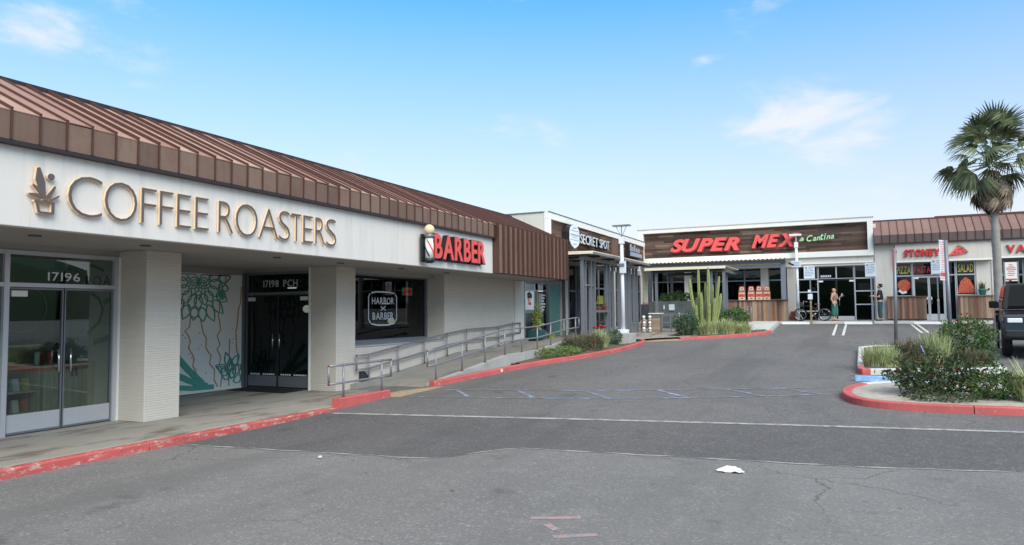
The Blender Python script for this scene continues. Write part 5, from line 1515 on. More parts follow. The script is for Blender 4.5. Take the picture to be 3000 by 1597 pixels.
# ------------------------------------------------------------------ patio furniture
wz = lambda y: zg(y) + .122
t = thing('block_wall', 'grey concrete block patio wall below the restaurant windows', 'wall', (-7, 34, .9))
nx = 9
for r_ in range(6):
    for i in range(nx + 1):
        a = max(-8.85, -8.85 + (i - .5 * (r_ % 2)) * .4); b = min(-5.25, -8.85 + (i + 1 - .5 * (r_ % 2)) * .4)
        if b - a > .05: B(a + .004, b - .004, 34, 34.2, .95 + r_ * .2 + .004, .95 + (r_ + 1) * .2 - .004).build('block', 'concrete_block', t)
B(-8.84, -5.26, 34.015, 34.185, .9, 2.14).build('core', 'concrete_block', t)
m = B(-7.88, -7.62, 33.93, 33.99, 1.72, 2.0); o = m.build('meter_box', 'sign_plate'); tag(o, 'white meter box on the grey block wall', 'box'); o = B(-8.15, -8.09, 33.95, 33.99, 1.76, 1.96).build('switch_box', 'sign_plate'); tag(o, 'narrow white switch box left of the meter box', 'box')
t = thing('patio_gate', 'pale steel gate frame with six openings beside the steel bollard', 'gate', (-7.1, 31, .6))
z0 = wz(31)
for x in (-7.5, -7.13, -6.78): B(x - .025, x + .025, 30.97, 31.03, z0, 1.5).build('upright', 'steel', t)
for z in (.8, 1.18, 1.48): B(-7.47, -6.80, 30.975, 31.025, z - .02, z + .02).build('crossbar', 'steel', t)
B(-7.55, -6.4, 30.96, 31.04, 1.52, 1.57).build('top_rail', 'steel', t)
t = thing('serving_cart', 'wooden cart with pale top and slatted front beside the patio gate', 'cart', (-7.8, 31.2, .6))
for k in range(5): B(-7.97, -7.6, 31.0, 31.03, .74 + k * .13, .74 + k * .13 + .115).build('slat', 'wood_crate', t)
B(-8.1, -7.57, 30.95, 31.6, 1.56, 1.6).build('top', 'trim_white', t); B(-7.96, -7.62, 31.03, 31.5, .72, 1.4).build('cabinet', 'interior_mid', t)
for x in (-8.05, -7.62): B(x - .02, x + .02, 31.5, 31.54, z0, 1.56).build('leg', 'steel', t); B(x - .02, x + .02, 31.0, 31.04, z0, .73).build('leg', 'steel', t)
B(-8.05, -7.6, 31.0, 31.04, 1.4, 1.56).build('apron', 'steel', t)
t = thing('bollard', 'grey steel bollard with rounded cap at the patio entrance', 'bollard', (-6.68, 30.6, .6))
MB().cyl(-6.68, 30.6, wz(30.6) - .02, 1.55, .055, 14).build('post', 'steel', t, True); MB().ball((-6.68, 30.6, 1.56), .06, 12, 8).build('cap', 'steel', t, True)
for x, lab in ((-8.24, 'left white stacked stone post at the patio entrance'), (-7.98, 'right white stacked stone post at the patio entrance')):
    t = thing('stone_post', lab, 'post', (x, 30.7, .6), 'stacked stone posts')
    for k in range(6): MB().ball((x + random.uniform(-.01, .01), 30.7, wz(30.7) + .065 + k * .125), .075, 10, 6, .9).build('stone', 'trim_white' if k % 2 else 'concrete', t, True)
t = thing('easel_board', 'dark red easel board standing behind the stone posts', 'easel', (-8.55, 32, .75))
for dx in (-.2, .2): MB().tube([(-8.5 + dx, 31.9, wz(32)), (-8.5 + dx * .5, 32.1, 2.1)], .03, 8).build('leg', 'red_frame', t)
MB().tube([(-8.5, 32.5, wz(32)), (-8.5, 32.12, 2.05)], .03, 8).build('leg', 'red_frame', t); B(-8.68, -8.32, 31.9, 31.95, 1.3, 2.0).build('board', 'interior_dark', t)
handrail('thin grey steel handrail beside the pale walkway to the restaurant', -4.85, [33.3, 34.6, 35.9, 37.2, 38.5, 39.8], lambda y: zg(y) + .13, .85, .45, (.2, .2), .02)
# pots
t = thing('planter_pot', 'large dark teal planter with yellow green plant at the ramp top', 'potted plant', (-9.9, 22.9, .7))
B(-10.15, -9.75, 22.5, 23.2, .74, 1.06).build('pot', 'dark_teal', t, bevel=.03); B(-10.1, -9.8, 22.55, 23.15, 1.06, 1.08).build('soil', 'soil', t)
PLP = t
t = thing('planter_pot', 'small teal pot with a spiky plant on the right board screen', 'potted plant', (5.84, 41.5, 2.33))
MB().lathe((5.84, 41.5, 2.332), [(0, 0), (.13, 0), (.17, .24), (.185, .24), (.185, .29), (.15, .29), (0, .25)], 16).build('pot', 'teal_pot', t, True)
PT2 = t
o = MB().ball((6.15, 41.78, 2.62), .05, 8, 6).build('wall_light', 'black_metal', None, True); tag(o, 'tiny dark wall fitting right of the teal pot', 'wall light')

# ------------------------------------------------------------------ planting
def nrand(*s): return RNG.random(s)
def leaves_mesh(name, mat, c, r, n, size, flat=.0, shell=.55, lump=.25, aspect=.5, zmin=None):
    """leaf clump: small bent quads through the outer volume of a lumpy ellipsoid"""
    c = np.array(c); r = np.array(r)
    d = RNG.normal(size=(n, 3)); d /= np.linalg.norm(d, axis=1)[:, None]
    k = 1 + lump * (np.sin(d[:, 0] * 5 + 1.3) * np.sin(d[:, 1] * 4.3 + .4) + .6 * np.sin(d[:, 2] * 7 + d[:, 0] * 6))
    rad = (shell + (1 - shell) * nrand(n) ** .6) * k
    p = c + d * rad[:, None] * r
    if zmin is not None: p[:, 2] = np.maximum(p[:, 2], zmin + .03 * nrand(n))
    a = RNG.normal(size=(n, 3)) + d * .9; a[:, 2] += .35; a /= np.linalg.norm(a, axis=1)[:, None]
    b = np.cross(a, RNG.normal(size=(n, 3))); b /= np.linalg.norm(b, axis=1)[:, None] + 1e-9
    nn = np.cross(a, b)
    L = (size * (.6 + .8 * nrand(n)))[:, None]; W = L * aspect
    v = np.stack([p, p + a * L * .5 + b * W * .5 + nn * L * .08, p + a * L - nn * L * .1, p + a * L * .5 - b * W * .5 + nn * L * .08], 1).reshape(-1, 3)
    f = np.arange(4 * n).reshape(-1, 4)
    me = bpy.data.meshes.new(name); me.from_pydata(v.tolist(), [], f.tolist()); me.materials.append(MATS[mat]); me.update()
    return me
def blades_mesh(name, mat, c, rx, ry, h, n, w=.012, lean=.55, segs=4, hv=.62, splay=1.15):
    v = []; f = []
    for i in range(n):
        a = 2 * pi * RNG.random(); q = sqrt(RNG.random())
        bx, by = c[0] + rx * q * cos(a) * .75, c[1] + ry * q * sin(a) * .75
        zb = c[2]
        L = h * (1.12 - hv * RNG.random()) * (1 - .28 * q * q); ln = lean * (.25 + .9 * RNG.random()) * (.4 + .6 * q) * splay
        da = a + RNG.normal() * .7
        dx, dy = cos(da), sin(da); px_, py_ = -dy, dx
        o = len(v)
        for s in range(segs + 1):
            t = s / segs; ww = w * (1 - t * .85) * (.7 + .6 * ((i * 37) % 10) / 10)
            out_ = L * ln * t ** 1.7; zz = L * (t - .32 * ln * t * t)
            v += [(bx + dx * out_ + px_ * ww, by + dy * out_ + py_ * ww, zb + zz), (bx + dx * out_ - px_ * ww, by + dy * out_ - py_ * ww, zb + zz)]
        f += [(o + 2 * s, o + 2 * s + 1, o + 2 * s + 3, o + 2 * s + 2) for s in range(segs)]
    me = bpy.data.meshes.new(name); me.from_pydata(v, [], f); me.materials.append(MATS[mat]); me.update()
    return me
def flowers(parent, c, r, n, mat, size=.05):
    for i in range(n):
        d = Vector(RNG.normal(size=3)).normalized(); d.z = abs(d.z) * .9 + .05
        m = MB(); p = Vector((c[0] + d.x * r[0] * 1.08, c[1] + d.y * r[1] * 1.08, c[2] + d.z * r[2] * 1.08))
        for k in range(6):
            a = k * pi / 3; e = Vector((cos(a), sin(a), .35)) * size * .8; s_ = Vector((-sin(a), cos(a), .1)) * size * .45
            m.add([p, p + e * .6 + s_, p + e, p + e * .6 - s_], [(0, 1, 2, 3)])
        m.ball(p, size * .45, 6, 4)
        m.build('flower', mat, parent)
def shrub(name, label, x, y, r, h, mat, n, size, group=None, fl=None, cat='shrub', lump=.25, base=None, aspect=.5):
    zb = (zg(y) + .1) if base is None else base
    t = thing(name, label, cat, (x, y, zb), group)
    put('foliage', leaves_mesh('foliage', mat, (x, y, zb + h * .5), (r[0], r[1], h * .52), n, size, lump=lump, zmin=zb + .02, aspect=aspect), t)
    st = MB()
    for k in range(7):
        a = k * 2 * pi / 7 + .3
        st.tube([(x, y, zb - .03), (x + .35 * r[0] * cos(a), y + .35 * r[1] * sin(a), zb + h * .45), (x + .75 * r[0] * cos(a), y + .75 * r[1] * sin(a), zb + h * .8)], [.018, .012, .005], 6)
    st.build('stem', 'trunk', t)
    if fl: flowers(t, (x, y, zb + h * .45), (r[0], r[1], h * .55), fl[0], fl[1], fl[2])
    return t
def grass(name, label, x, y, rx, ry, h, mat, n, w=.012, lean=.6, group=None, base=None, splay=1.0, cat='ornamental grass', core=None):
    zb = (zg(y) + .08) if base is None else base
    t = thing(name, label, cat, (x, y, zb), group)
    put('blades', blades_mesh('blades', mat, (x, y, zb), rx, ry, h, n, w, lean, splay=splay), t)
    if core: put('foliage', leaves_mesh('foliage', core, (x, y, zb + h * .32), (rx * .9, ry * .9, h * .4), int(n * 1.6), .06, lump=.3, zmin=zb), t)
    return t
# left bed
shrub('ground_cover_plant', 'low bright green ground cover at the foot of the ramp wall', -8.05, 20.3, (.55, 1.1), .22, 'leaf_cover', 1600, .07, cat='ground cover')
grass('ornamental_grass', 'reddish brown grass clump above the red kerb, nearest the ramp', -8.05, 21.5, .4, .75, .66, 'leaf_rust', 750, .011, .6, 'brown grass clumps in the left bed', core='leaf_dark')
grass('ornamental_grass', 'reddish brown grass clump next to the pale grass in the left bed', -7.85, 22.6, .42, .6, .66, 'leaf_rust', 650, .011, .6, 'brown grass clumps in the left bed', core='leaf_dark')
grass('ornamental_grass', 'pale green grass clump in front of the pergola posts', -7.95, 23.75, .38, .5, .66, 'leaf_pale', 650, .013, .55)
shrub('shrub', 'dark green rounded shrub against the lamp post plinth', -7.72, 24.75, (.26, .3), .48, 'leaf_dark', 1100, .055)
t = thing('geranium', 'red geranium flower heads above the pale grass', 'flowers', (-8.15, 24.4, .5)); m = MB(); m.tube([(-8.15, 24.4, .45), (-8.15, 24.4, 1.16)], .01, 6); m.build('stem', 'leaf_dark', t)
for dx, dz in ((0, .0), (.1, -.03), (-.14, -.06)): MB().ball((-8.15 + dx, 24.4 + dx, 1.18 + dz), .085, 9, 6, .6).build('flower', 'crimson', t, True)
# bed by the restaurant walkway
shrub('shrub', 'dark green shrub with pale tips beside the steel bollard', -6.12, 29.35, (.5, .45), .85, 'leaf_dark', 2400, .075, lump=.3, fl=(10, 'cream', .035))
for i, (x, y, h, lab) in enumerate(((-5.35, 29.85, .74, 'left'), (-4.75, 30.35, .78, 'middle'), (-4.2, 31.0, .6, 'right'))):
    grass('ornamental_grass', 'pale green grass clump at the %s of the row before the cactus' % lab, x, y, .52, .5, h, 'leaf_pale', 650, .013, .7, 'pale grass clumps before the cactus')
shrub('shrub', 'glossy green rounded shrub right of the cactus', -4.75, 33.1, (.62, .6), .95, 'leaf_citrus', 2600, .085, lump=.2)
t = thing('cactus', 'tall multi armed column cactus beneath the patio canopy edge', 'cactus', (-5.85, 31.9, .75))
zc = wz(31.9)
for bx, by, tx, ty, h in ((-6.22, 31.9, -6.38, 31.85, 2.35), (-6.02, 32.0, -6.08, 32.0, 2.78), (-5.92, 31.85, -5.96, 31.8, 1.75), (-5.72, 31.95, -5.66, 31.95, 2.85), (-5.5, 31.9, -5.4, 31.85, 1.5), (-5.38, 31.95, -5.24, 31.9, 2.45), (-5.82, 32.2, -5.84, 32.25, 2.2), (-6.12, 32.15, -6.2, 32.2, 1.55), (-5.58, 32.15, -5.52, 32.2, 2.1), (-5.66, 31.7, -5.6, 31.66, 1.35), (-6.1, 31.72, -6.14, 31.68, 1.2), (-5.32, 32.1, -5.22, 32.15, 1.7)):
    m = MB(); R = .056 + .006 * (int(h * 10) % 3); rib = 7; rows = []
    for s in range(9):
        q = s / 8; r_ = R * (.72 + .28 * sin(pi * min(1, q * 1.4 + .18) / 2)) * (1 if q < .93 else .55)
        row = []
        for k in range(rib * 2):
            a = 2 * pi * k / (rib * 2); rr_ = r_ * (1.12 if k % 2 else .8)
            e_ = (1 - q) ** 3 * .45
            row.append((bx + (tx - bx) * q * 1.4 + (-5.8 - bx) * e_ + .02 * sin(q * 5 + bx * 9) + rr_ * cos(a), by + (ty - by) * q + (31.95 - by) * e_ + rr_ * sin(a), zc - .05 + h * q))
        rows.append(row + [row[0]])
    g_ = grid(rows); g_.f.append(tuple(range(8 * (rib * 2 + 1), 8 * (rib * 2 + 1) + rib * 2)))
    g_.build('stem', 'cactus_green', t)
for i in range(7):
    x = -8.1 + i * .33
    shrub('planter_herb', ('leftmost', 'second', 'third', 'fourth', 'fifth', 'sixth', 'rightmost')[i] + ' green plant of the row on top of the grey block wall', x, 34.1, (.24, .12), .34 + .06 * (i % 3), 'leaf_citrus', 320, .08, 'plants along the block wall', base=2.14, cat='plant')
# first island
shrub('rose_bush', 'large dark rose bush with deep red blooms on the near island', 1.22, 14.65, (.64, .5), .60, 'leaf_rose', 2700, .08, fl=(14, 'crimson', .045), lump=.42, cat='rose bush')
shrub('rose_bush', 'smaller rose bush with red blooms beside the pale grass on the near island', 2.12, 14.35, (.42, .4), .46, 'leaf_bush', 1700, .065, fl=(9, 'crimson', .045), lump=.3, cat='rose bush')
shrub('ground_cover_plant', 'low dark red leafed creeper below the large rose bush', 1.3, 13.9, (.6, .22), .12, 'leaf_rose', 420, .06, fl=(12, 'crimson', .025), cat='ground cover')
grass('ornamental_grass', 'tall pale green grass at the right edge on the near island', 2.62, 14.2, .3, .35, .78, 'leaf_pale', 420, .012, .75)
grass('ornamental_grass', 'pale green grass just past the right edge of the near island', 3.5, 14.5, .4, .4, .7, 'leaf_pale', 380, .012, .7)
# second island
grass('ornamental_grass', 'pale green grass clump at the red nose of the second island', .6, 19.25, .5, .5, .62, 'leaf_pale', 800, .012, .65)
grass('ornamental_grass', 'brown grass clump between the two posts of the second island', 1.25, 20.3, .5, .55, .66, 'leaf_rust', 750, .011, .55, core='leaf_dark')
grass('ornamental_grass', 'pale yellow green grass clump behind the large rose bush', 1.85, 20.8, .45, .5, .85, 'leaf_pale', 650, .012, .5)
grass('ornamental_grass', 'low brown grass clump along the white kerb of the second island', 2.5, 19.75, .55, .4, .46, 'leaf_rust', 800, .011, .55, core='leaf_dark')
shrub('rose_bush', 'rounded green rose bush with red blooms on the second island', 2.6, 21.6, (.66, .6), .98, 'leaf_bush', 3600, .075, fl=(14, 'crimson', .05), lump=.22, cat='rose bush')
o = MB().tube([(1.18, 15.0, .86), (1.12, 14.95, 1.02)], .012, 6).build('plant_tag', 'blue_paint'); tag(o, 'small blue and white plant tag in the large rose bush', 'tag')
put('foliage', leaves_mesh('foliage', 'leaf_yellow', (-9.95, 22.85, 1.42), (.14, .24, .5), 190, .12, lump=.4, shell=.2), PLP)
put('foliage', blades_mesh('foliage', 'leaf_dark', (5.84, 41.5, 2.6), .16, .16, .48, 46, .02, .5), PT2)
grass('ornamental_grass', 'yellow green grass in the corner below the teal planter', -9.75, 23.65, .18, .22, .3, 'leaf_yellow', 120, .014, .6, base=.735)

# ------------------------------------------------------------------ palm
PT = thing('palm_tree', 'tall fan palm with grey trunk and hanging dead skirt by the pizza shop', 'palm tree', (5.5, 35.3, .77))
pz = zg(35.3)
tr_ = []
for i in range(40):
    t_ = i / 39; z = pz - .05 + (6.9 - pz) * t_
    r_ = (.17 - .03 * min(1, t_ * 1.2)) * (1 + .045 * (i % 2)) + (.08 * (1 - t_ * 8) if t_ < .125 else 0)
    tr_.append(((5.5 + .05 * sin(t_ * 3) - .03 * t_, 35.3, z), r_))
MB().tube([p for p, r in tr_], [r for p, r in tr_], 16).build('trunk', 'trunk', PT, True)
def frond_mesh(name, mat, pet, fan, segs, droop, spread=2.5, fold=.25, wmax=.05):
    """fan palm leaf: stalk along +X, then a folded fan of split segments with drooping tips"""
    m = MB()
    pts = [(pet * t, 0, .18 * pet * sin(pi * t / 2) * .4) for t in (0, .35, .7, 1)]
    m.tube(pts, [.028, .022, .016, .012], 5)
    hub = Vector(pts[-1])
    for i in range(segs):
        a = -spread / 2 + spread * i / (segs - 1)
        L = fan * (.72 + .28 * cos(a * .9)) * (.9 + .2 * ((i * 7) % 5) / 5)
        d = Vector((cos(a), sin(a), 0)); s_ = Vector((-sin(a), cos(a), 0))
        v = []
        for k, t in enumerate((0, .35, .65, .85, 1.0)):
            p = hub + d * L * t
            p.z += .10 * sin(pi * t) - droop * L * max(0, t - .3) ** 1.6 - .22 * abs(sin(a)) * t * L * .35
            w = wmax * (.25, 1.0, .9, .45, .05)[k] * L
            v += [p - s_ * w, p + s_ * w + Vector((0, 0, fold * w))]
        m.add(v, [(2 * k, 2 * k + 1, 2 * k + 3, 2 * k + 2) for k in range(4)])
    return m.mesh(name, mat)
fm = [frond_mesh('frond', 'leaf_palm', 1.15, 1.0, 18, .8, 2.2, .25, .042), frond_mesh('frond', 'leaf_palm', .95, 1.05, 17, 1.3, 2.0, .3, .042), frond_mesh('frond', 'leaf_palm', 1.25, .95, 19, .5, 2.4, .25, .042)]
dm = [frond_mesh('dead_frond', 'leaf_dead', .62, .95, 14, .5, 1.5, .5, .06), frond_mesh('dead_frond', 'leaf_dead', .5, 1.0, 12, .8, 1.2, .6, .06)]
rp_ = random.Random(5)
ch = Vector((5.5, 35.3, 7.85))
for i in range(50):
    az = i * 2.39996 + rp_.uniform(-.35, .35)
    t_ = i / 49
    pit = radians(86 - 122 * t_ ** 1.0) + rp_.uniform(-.26, .26)
    s_ = rp_.uniform(.66, 1.08)
    o = put('frond', fm[i % 3], PT, ch + Vector((.1 * cos(az), .1 * sin(az), .25 - .5 * t_)))
    o.rotation_euler = Euler((rp_.uniform(-.9, .9), -pit, az), 'XYZ'); o.scale = (s_, s_, s_)
for i in range(46):
    az = i * 2.39996 + rp_.uniform(-.3, .3); t_ = i / 45
    pit = radians(-56 - 28 * t_) + rp_.uniform(-.14, .14)
    s_ = rp_.uniform(.62, .95)
    o = put('dead_frond', dm[i % 2], PT, Vector((5.48 + .14 * cos(az), 35.3 + .14 * sin(az), 7.35 - .6 * t_)))
    o.rotation_euler = Euler((rp_.uniform(-.4, .4), -pit, az), 'XYZ'); o.scale = (s_, s_, s_)

# ------------------------------------------------------------------ people
def skin(name, joints, edges, mat, parent, sub=2):
    """continuous surface grown round a jointed skeleton"""
    names = list(joints)
    me = bpy.data.meshes.new(name)
    me.from_pydata([joints[n][0] for n in names], [(names.index(a), names.index(b)) for a, b in edges], [])
    o = put(name, me, parent)
    o.modifiers.new('skin', 'SKIN').use_smooth_shade = True
    if not me.skin_vertices: me.skin_vertices.new()
    for i, n in enumerate(names):
        sv = me.skin_vertices[0].data[i]; r = joints[n][1]
        sv.radius = (r, r) if not isinstance(r, tuple) else r
        sv.use_root = (i == 0)
    s = o.modifiers.new('sub', 'SUBSURF'); s.levels = sub; s.render_levels = sub
    me.materials.append(MATS[mat])
    return o
def person(label, loc, rz, H, arms, hair, top_mat, leg_mat, hair_mat, wide=False, sleeves=False, long_hair=False, bulk=1.0):
    r = thing('person', label, 'person', loc, world=False, rz=rz)
    k = H / 1.75
    P = lambda x, y, z: (x * k, y * k, z * k)
    J = {'pel': (P(0, 0, .95), .115 * k), 'sp': (P(0, 0, 1.12), .105 * k), 'ch': (P(0, .0, 1.32), .125 * k), 'nk0': (P(0, -.01, 1.46), .06 * k), 'nk': (P(0, .0, 1.53), .05 * k),
         'hd': (P(0, .02, 1.64), .088 * k), 'tp': (P(0, .01, 1.71), .07 * k), 'nose': (P(0, .115, 1.625), .014 * k)}
    E = [('pel', 'sp'), ('sp', 'ch'), ('ch', 'nk0'), ('nk0', 'nk'), ('nk', 'hd'), ('hd', 'tp'), ('hd', 'nose')]
    for s, n in ((-1, 'l'), (1, 'r')):
        J.update({n + 'hip': (P(s * .09, 0, .90), .095 * k), n + 'kn': (P(s * .10, .02, .50), .062 * k), n + 'an': (P(s * .105, -.02, .09), .042 * k), n + 'to': (P(s * .12, .13, .035), .035 * k)})
        E += [('pel', n + 'hip'), (n + 'hip', n + 'kn'), (n + 'kn', n + 'an'), (n + 'an', n + 'to')]
        sh, el, wr = arms[n]
        J.update({n + 'sh': (P(s * .185, 0, 1.42), .058 * k), n + 'el': (P(*el), .042 * k), n + 'wr': (P(*wr), .029 * k)})
        E += [('ch', n + 'sh'), (n + 'sh', n + 'el'), (n + 'el', n + 'wr')]
        d = (Vector(wr) - Vector(el)).normalized(); side = Vector((1, 0, 0)) if abs(d.x) < .8 else Vector((0, 1, 0))
        sd_ = (side - d * side.dot(d)).normalized(); cur = d.cross(sd_)
        pm_ = Vector(wr) + d * .07
        J[n + 'pa'] = (P(*pm_), .032 * k); E.append((n + 'wr', n + 'pa'))
        for q, (o_, L) in enumerate(((-.03, .065), (-.01, .08), (.012, .075), (.032, .06))):
            a = pm_ + sd_ * o_ + d * .035; b = a + d * L * .6 + cur * .01; c = b + d * L * .3 + cur * .03
            J.update({n + 'f%da' % q: (P(*a), .010 * k), n + 'f%db' % q: (P(*b), .009 * k), n + 'f%dc' % q: (P(*c), .008 * k)})
            E += [(n + 'pa', n + 'f%da' % q), (n + 'f%da' % q, n + 'f%db' % q), (n + 'f%db' % q, n + 'f%dc' % q)]
        a = Vector(wr) + d * .03 - sd_ * .045; b = a + d * .04 - sd_ * .012
        J.update({n + 'ta': (P(*a), .012 * k), n + 'tb': (P(*b), .009 * k)}); E += [(n + 'wr', n + 'ta'), (n + 'ta', n + 'tb')]
    skin('body', J, E, 'skin', r)
    # clothing
    tj = {'pel': (P(0, 0, 1.0 if long_hair else .92), (.15 * k * bulk, .13 * k * bulk)), 'sp': (P(0, 0, 1.14), (.14 * k * bulk, .125 * k * bulk)), 'ch': (P(0, 0, 1.34), (.165 * k * bulk, .145 * k * bulk)), 'nk': (P(0, -.01, 1.455), .085 * k)}
    te = [('pel', 'sp'), ('sp', 'ch'), ('ch', 'nk')]
    if sleeves:
        for s, n in ((-1, 'l'), (1, 'r')):
            sh, el, wr = arms[n]
            m_ = Vector((s * .19, 0, 1.41)).lerp(Vector(el), .75)
            tj.update({n + 's': (P(s * .19, 0, 1.42), .078 * k), n + 'm': (P(*m_), .068 * k * bulk)}); te += [('ch', n + 's'), (n + 's', n + 'm')]
    skin('shirt', tj, te, top_mat, r)
    lj = {'pel': (P(0, 0, .98), (.16 * k, .13 * k)), 'cr': (P(0, 0, .88), .14 * k)}; le = [('pel', 'cr')]
    for s, n in ((-1, 'l'), (1, 'r')):
        w = 1.5 if wide else 1.0 * bulk
        lj.update({n + 'h': (P(s * .095, 0, .80), .115 * k), n + 'k': (P(s * .11, .02, .5), .082 * k * w), n + 'a': (P(s * .115, -.01, .22 if wide else .1), .07 * k * w)})
        le += [('cr', n + 'h'), (n + 'h', n + 'k'), (n + 'k', n + 'a')]
    skin('trousers', lj, le, leg_mat, r)
    for s in (-1, 1):
        m = MB().prism([P(s * .11 - .045, -.08, 0), P(s * .11 + .045, -.08, 0), P(s * .12 + .05, .1, 0), P(s * .12 + .02, .18, 0), P(s * .12 - .03, .18, 0), P(s * .12 - .05, .1, 0)], (0, 0, .05 * k))
        m.build('shoe', 'leather' if long_hair else 'black_rubber', r, bevel=.012)
    hj = {'a': (P(0, -.025, 1.685), .09 * k), 'b': (P(0, -.03, 1.745), .06 * k), 'c': (P(0, -.055, 1.61), .072 * k)}; he = [('a', 'b'), ('a', 'c')]
    if long_hair:
        hj.update({'d': (P(0, -.085, 1.48), .085 * k), 'e': (P(.02, -.09, 1.32), .05 * k), 'f': (P(-.07, .0, 1.58), .04 * k), 'g': (P(.07, .0, 1.58), .04 * k), 'h': (P(-.08, .02, 1.42), .03 * k)}); he += [('c', 'd'), ('d', 'e'), ('a', 'f'), ('a', 'g'), ('f', 'h')]
    skin('hair', hj, he, hair_mat, r)
    for s in (-1, 1):
        MB().ball(P(s * .033, .098, 1.645), .011 * k, 8, 6).build('eye', 'letter_black', r, True); MB().ball(P(s * .088, .01, 1.63), .022 * k, 8, 6, 1.3).build('ear', 'skin', r, True)
    B(-.022 * k, .022 * k, .095 * k, .103 * k, 1.575 * k, 1.583 * k).build('mouth', 'leather', r)
    return r
pw = person('woman with long fair hair, grey top and wide teal trousers holding a phone', (-.80, 41.15, wz(41.15) - .003), radians(-118), 1.72,
            {'l': (None, (-.27, .04, 1.16), (-.2, .27, 1.28)), 'r': (None, (.27, -.02, 1.14), (.24, .10, .90))}, None, 'cloth_grey', 'cloth_green', 'hair_blond', wide=True, long_hair=True)
mnp = person('man with short black hair in a dark navy shirt and blue trousers', (1.34, 41.2, wz(41.2) - .003), radians(84), 1.86,
            {'l': (None, (-.26, .02, 1.13), (-.15, .26, 1.17)), 'r': (None, (.26, .02, 1.13), (.15, .26, 1.19))}, None, 'cloth_navy', 'cloth_denim', 'hair_black', sleeves=True, bulk=1.28)
o = B(-.035, .035, -.006, .006, -.07, .07).build('phone', 'sign_plate', None, bevel=.004); o.location = (-.44, 41.17, wz(41.15) + 1.36); o.rotation_euler = (.5, 0, .6); tag(o, 'white phone in the raised hand of the woman', 'phone')
o = B(-.08, .08, -.06, .06, -.02, .02).build('food_box', 'cream', None, bevel=.006); o.location = (1.0, 41.18, wz(41.2) + 1.29); tag(o, 'small pale box held by the man in dark clothes', 'box')

# ------------------------------------------------------------------ bicycle
t = thing('bicycle', 'black beach cruiser bicycle parked on the far pavement', 'bicycle', (-1.88, 40.95, 1.07))
by = 40.95; bz = wz(by)
R_ = .335
for cx in (-2.48, -1.29):
    w = MB().torus((cx, by, bz + R_), (0, 1, 0), R_ - .028, .028, 36, 8).build('wheel', 'black_rubber', t, True)
    MB().torus((cx, by, bz + R_), (0, 1, 0), R_ - .065, .012, 36, 6).build('rim', 'chrome', w, True)
    m = MB()
    for q in range(18):
        a = q * pi / 9; m.tube([(cx, by + (.02 if q % 2 else -.02), bz + R_), (cx + (R_ - .065) * cos(a), by, bz + R_ + (R_ - .065) * sin(a))], .0022, 4, False)
    m.build('spokes', 'chrome', w); MB().tube([(cx, by - .05, bz + R_), (cx, by + .05, bz + R_)], .025, 10).build('hub', 'alu_dark', w)
bb = Vector((-1.83, by, bz + .30)); seat = Vector((-1.62, by, bz + .78)); head = Vector((-2.30, by, bz + .78)); hl = Vector((-2.34, by, bz + .62)); fw_ = Vector((-2.48, by, bz + R_)); rw = Vector((-1.29, by, bz + R_))
m = MB()
m.tube([head, Vector((-2.0, by, bz + .80)), Vector((-1.75, by, bz + .66)), rw + Vector((0, 0, 0))], .019, 8); m.tube([hl, Vector((-2.1, by, bz + .45)), bb], .02, 8); m.tube([bb, seat], .018, 8); m.tube([bb, rw], .013, 8); m.tube([head + Vector((.01, 0, .05)), hl - Vector((.01, 0, .04))], .022, 8)
m.build('frame', 'black_metal', t, True)
m = MB()
for s in (-.05, .05): m.tube([hl + Vector((0, s * .6, 0)), fw_ + Vector((0, s, 0))], .012, 8)
m.build('fork', 'black_metal', t, True)
MB().tube([(-2.12, by - .32, bz + 1.0), (-2.2, by - .28, bz + 1.04), (-2.3, by - .1, bz + 1.06), (-2.3, by + .1, bz + 1.06), (-2.2, by + .28, bz + 1.04), (-2.12, by + .32, bz + 1.0)], .012, 8).build('handlebar', 'chrome', t, True)
MB().tube([head, (-2.3, by, bz + 1.06)], .014, 8).build('stem', 'chrome', t, True)
MB().prism([(-1.48, by - .1, bz + .86), (-1.48, by + .1, bz + .86), (-1.6, by + .1, bz + .87), (-1.76, by + .02, bz + .86), (-1.76, by - .02, bz + .86), (-1.6, by - .1, bz + .87)], (0, 0, .05)).build('saddle', 'leather', t, bevel=.015)
MB().tube([seat, (-1.59, by, bz + .87)], .014, 8).build('seat_post', 'chrome', t, True)
MB().torus(bb, (0, 1, 0), .085, .008, 20, 6).build('chainring', 'chrome', t); MB().tube([bb + Vector((-.12, -.06, -.1)), bb, bb + Vector((.12, .06, .1))], .01, 6).build('crank', 'chrome', t)
for s in (-1, 1): B(bb.x + s * .12 - .045, bb.x + s * .12 + .045, by + s * .06 - .02 + s * .03, by + s * .06 + .05 + s * .03 - .03, bb.z + s * .1 - .012, bb.z + s * .1 + .012).build('pedal', 'black_rubber', t)
for cx, a0, a1 in ((-2.48, 20, 160), (-1.29, 10, 175)):
    m = MB(); rows = []
    for q in range(13):
        a = radians(a0 + (a1 - a0) * q / 12); rows.append([(cx + (R_ + .03) * cos(a), by - .035, bz + R_ + (R_ + .03) * sin(a)), (cx + (R_ + .03) * cos(a), by + .035, bz + R_ + (R_ + .03) * sin(a))])
    grid(rows).build('mudguard', 'white_paint' if cx > -2 else 'black_metal', t)
m = MB()
for z in (0, .1, .2): m.tube([(-2.62, by - .13, bz + .78 + z), (-2.36, by - .13, bz + .78 + z), (-2.36, by + .13, bz + .78 + z), (-2.62, by + .13, bz + .78 + z), (-2.62, by - .13, bz + .78 + z)], .006, 5)
for q in range(6):
    for s in (-.13, .13): m.tube([(-2.62 + q * .052, by + s, bz + .78), (-2.62 + q * .052, by + s, bz + .98)], .004, 4)
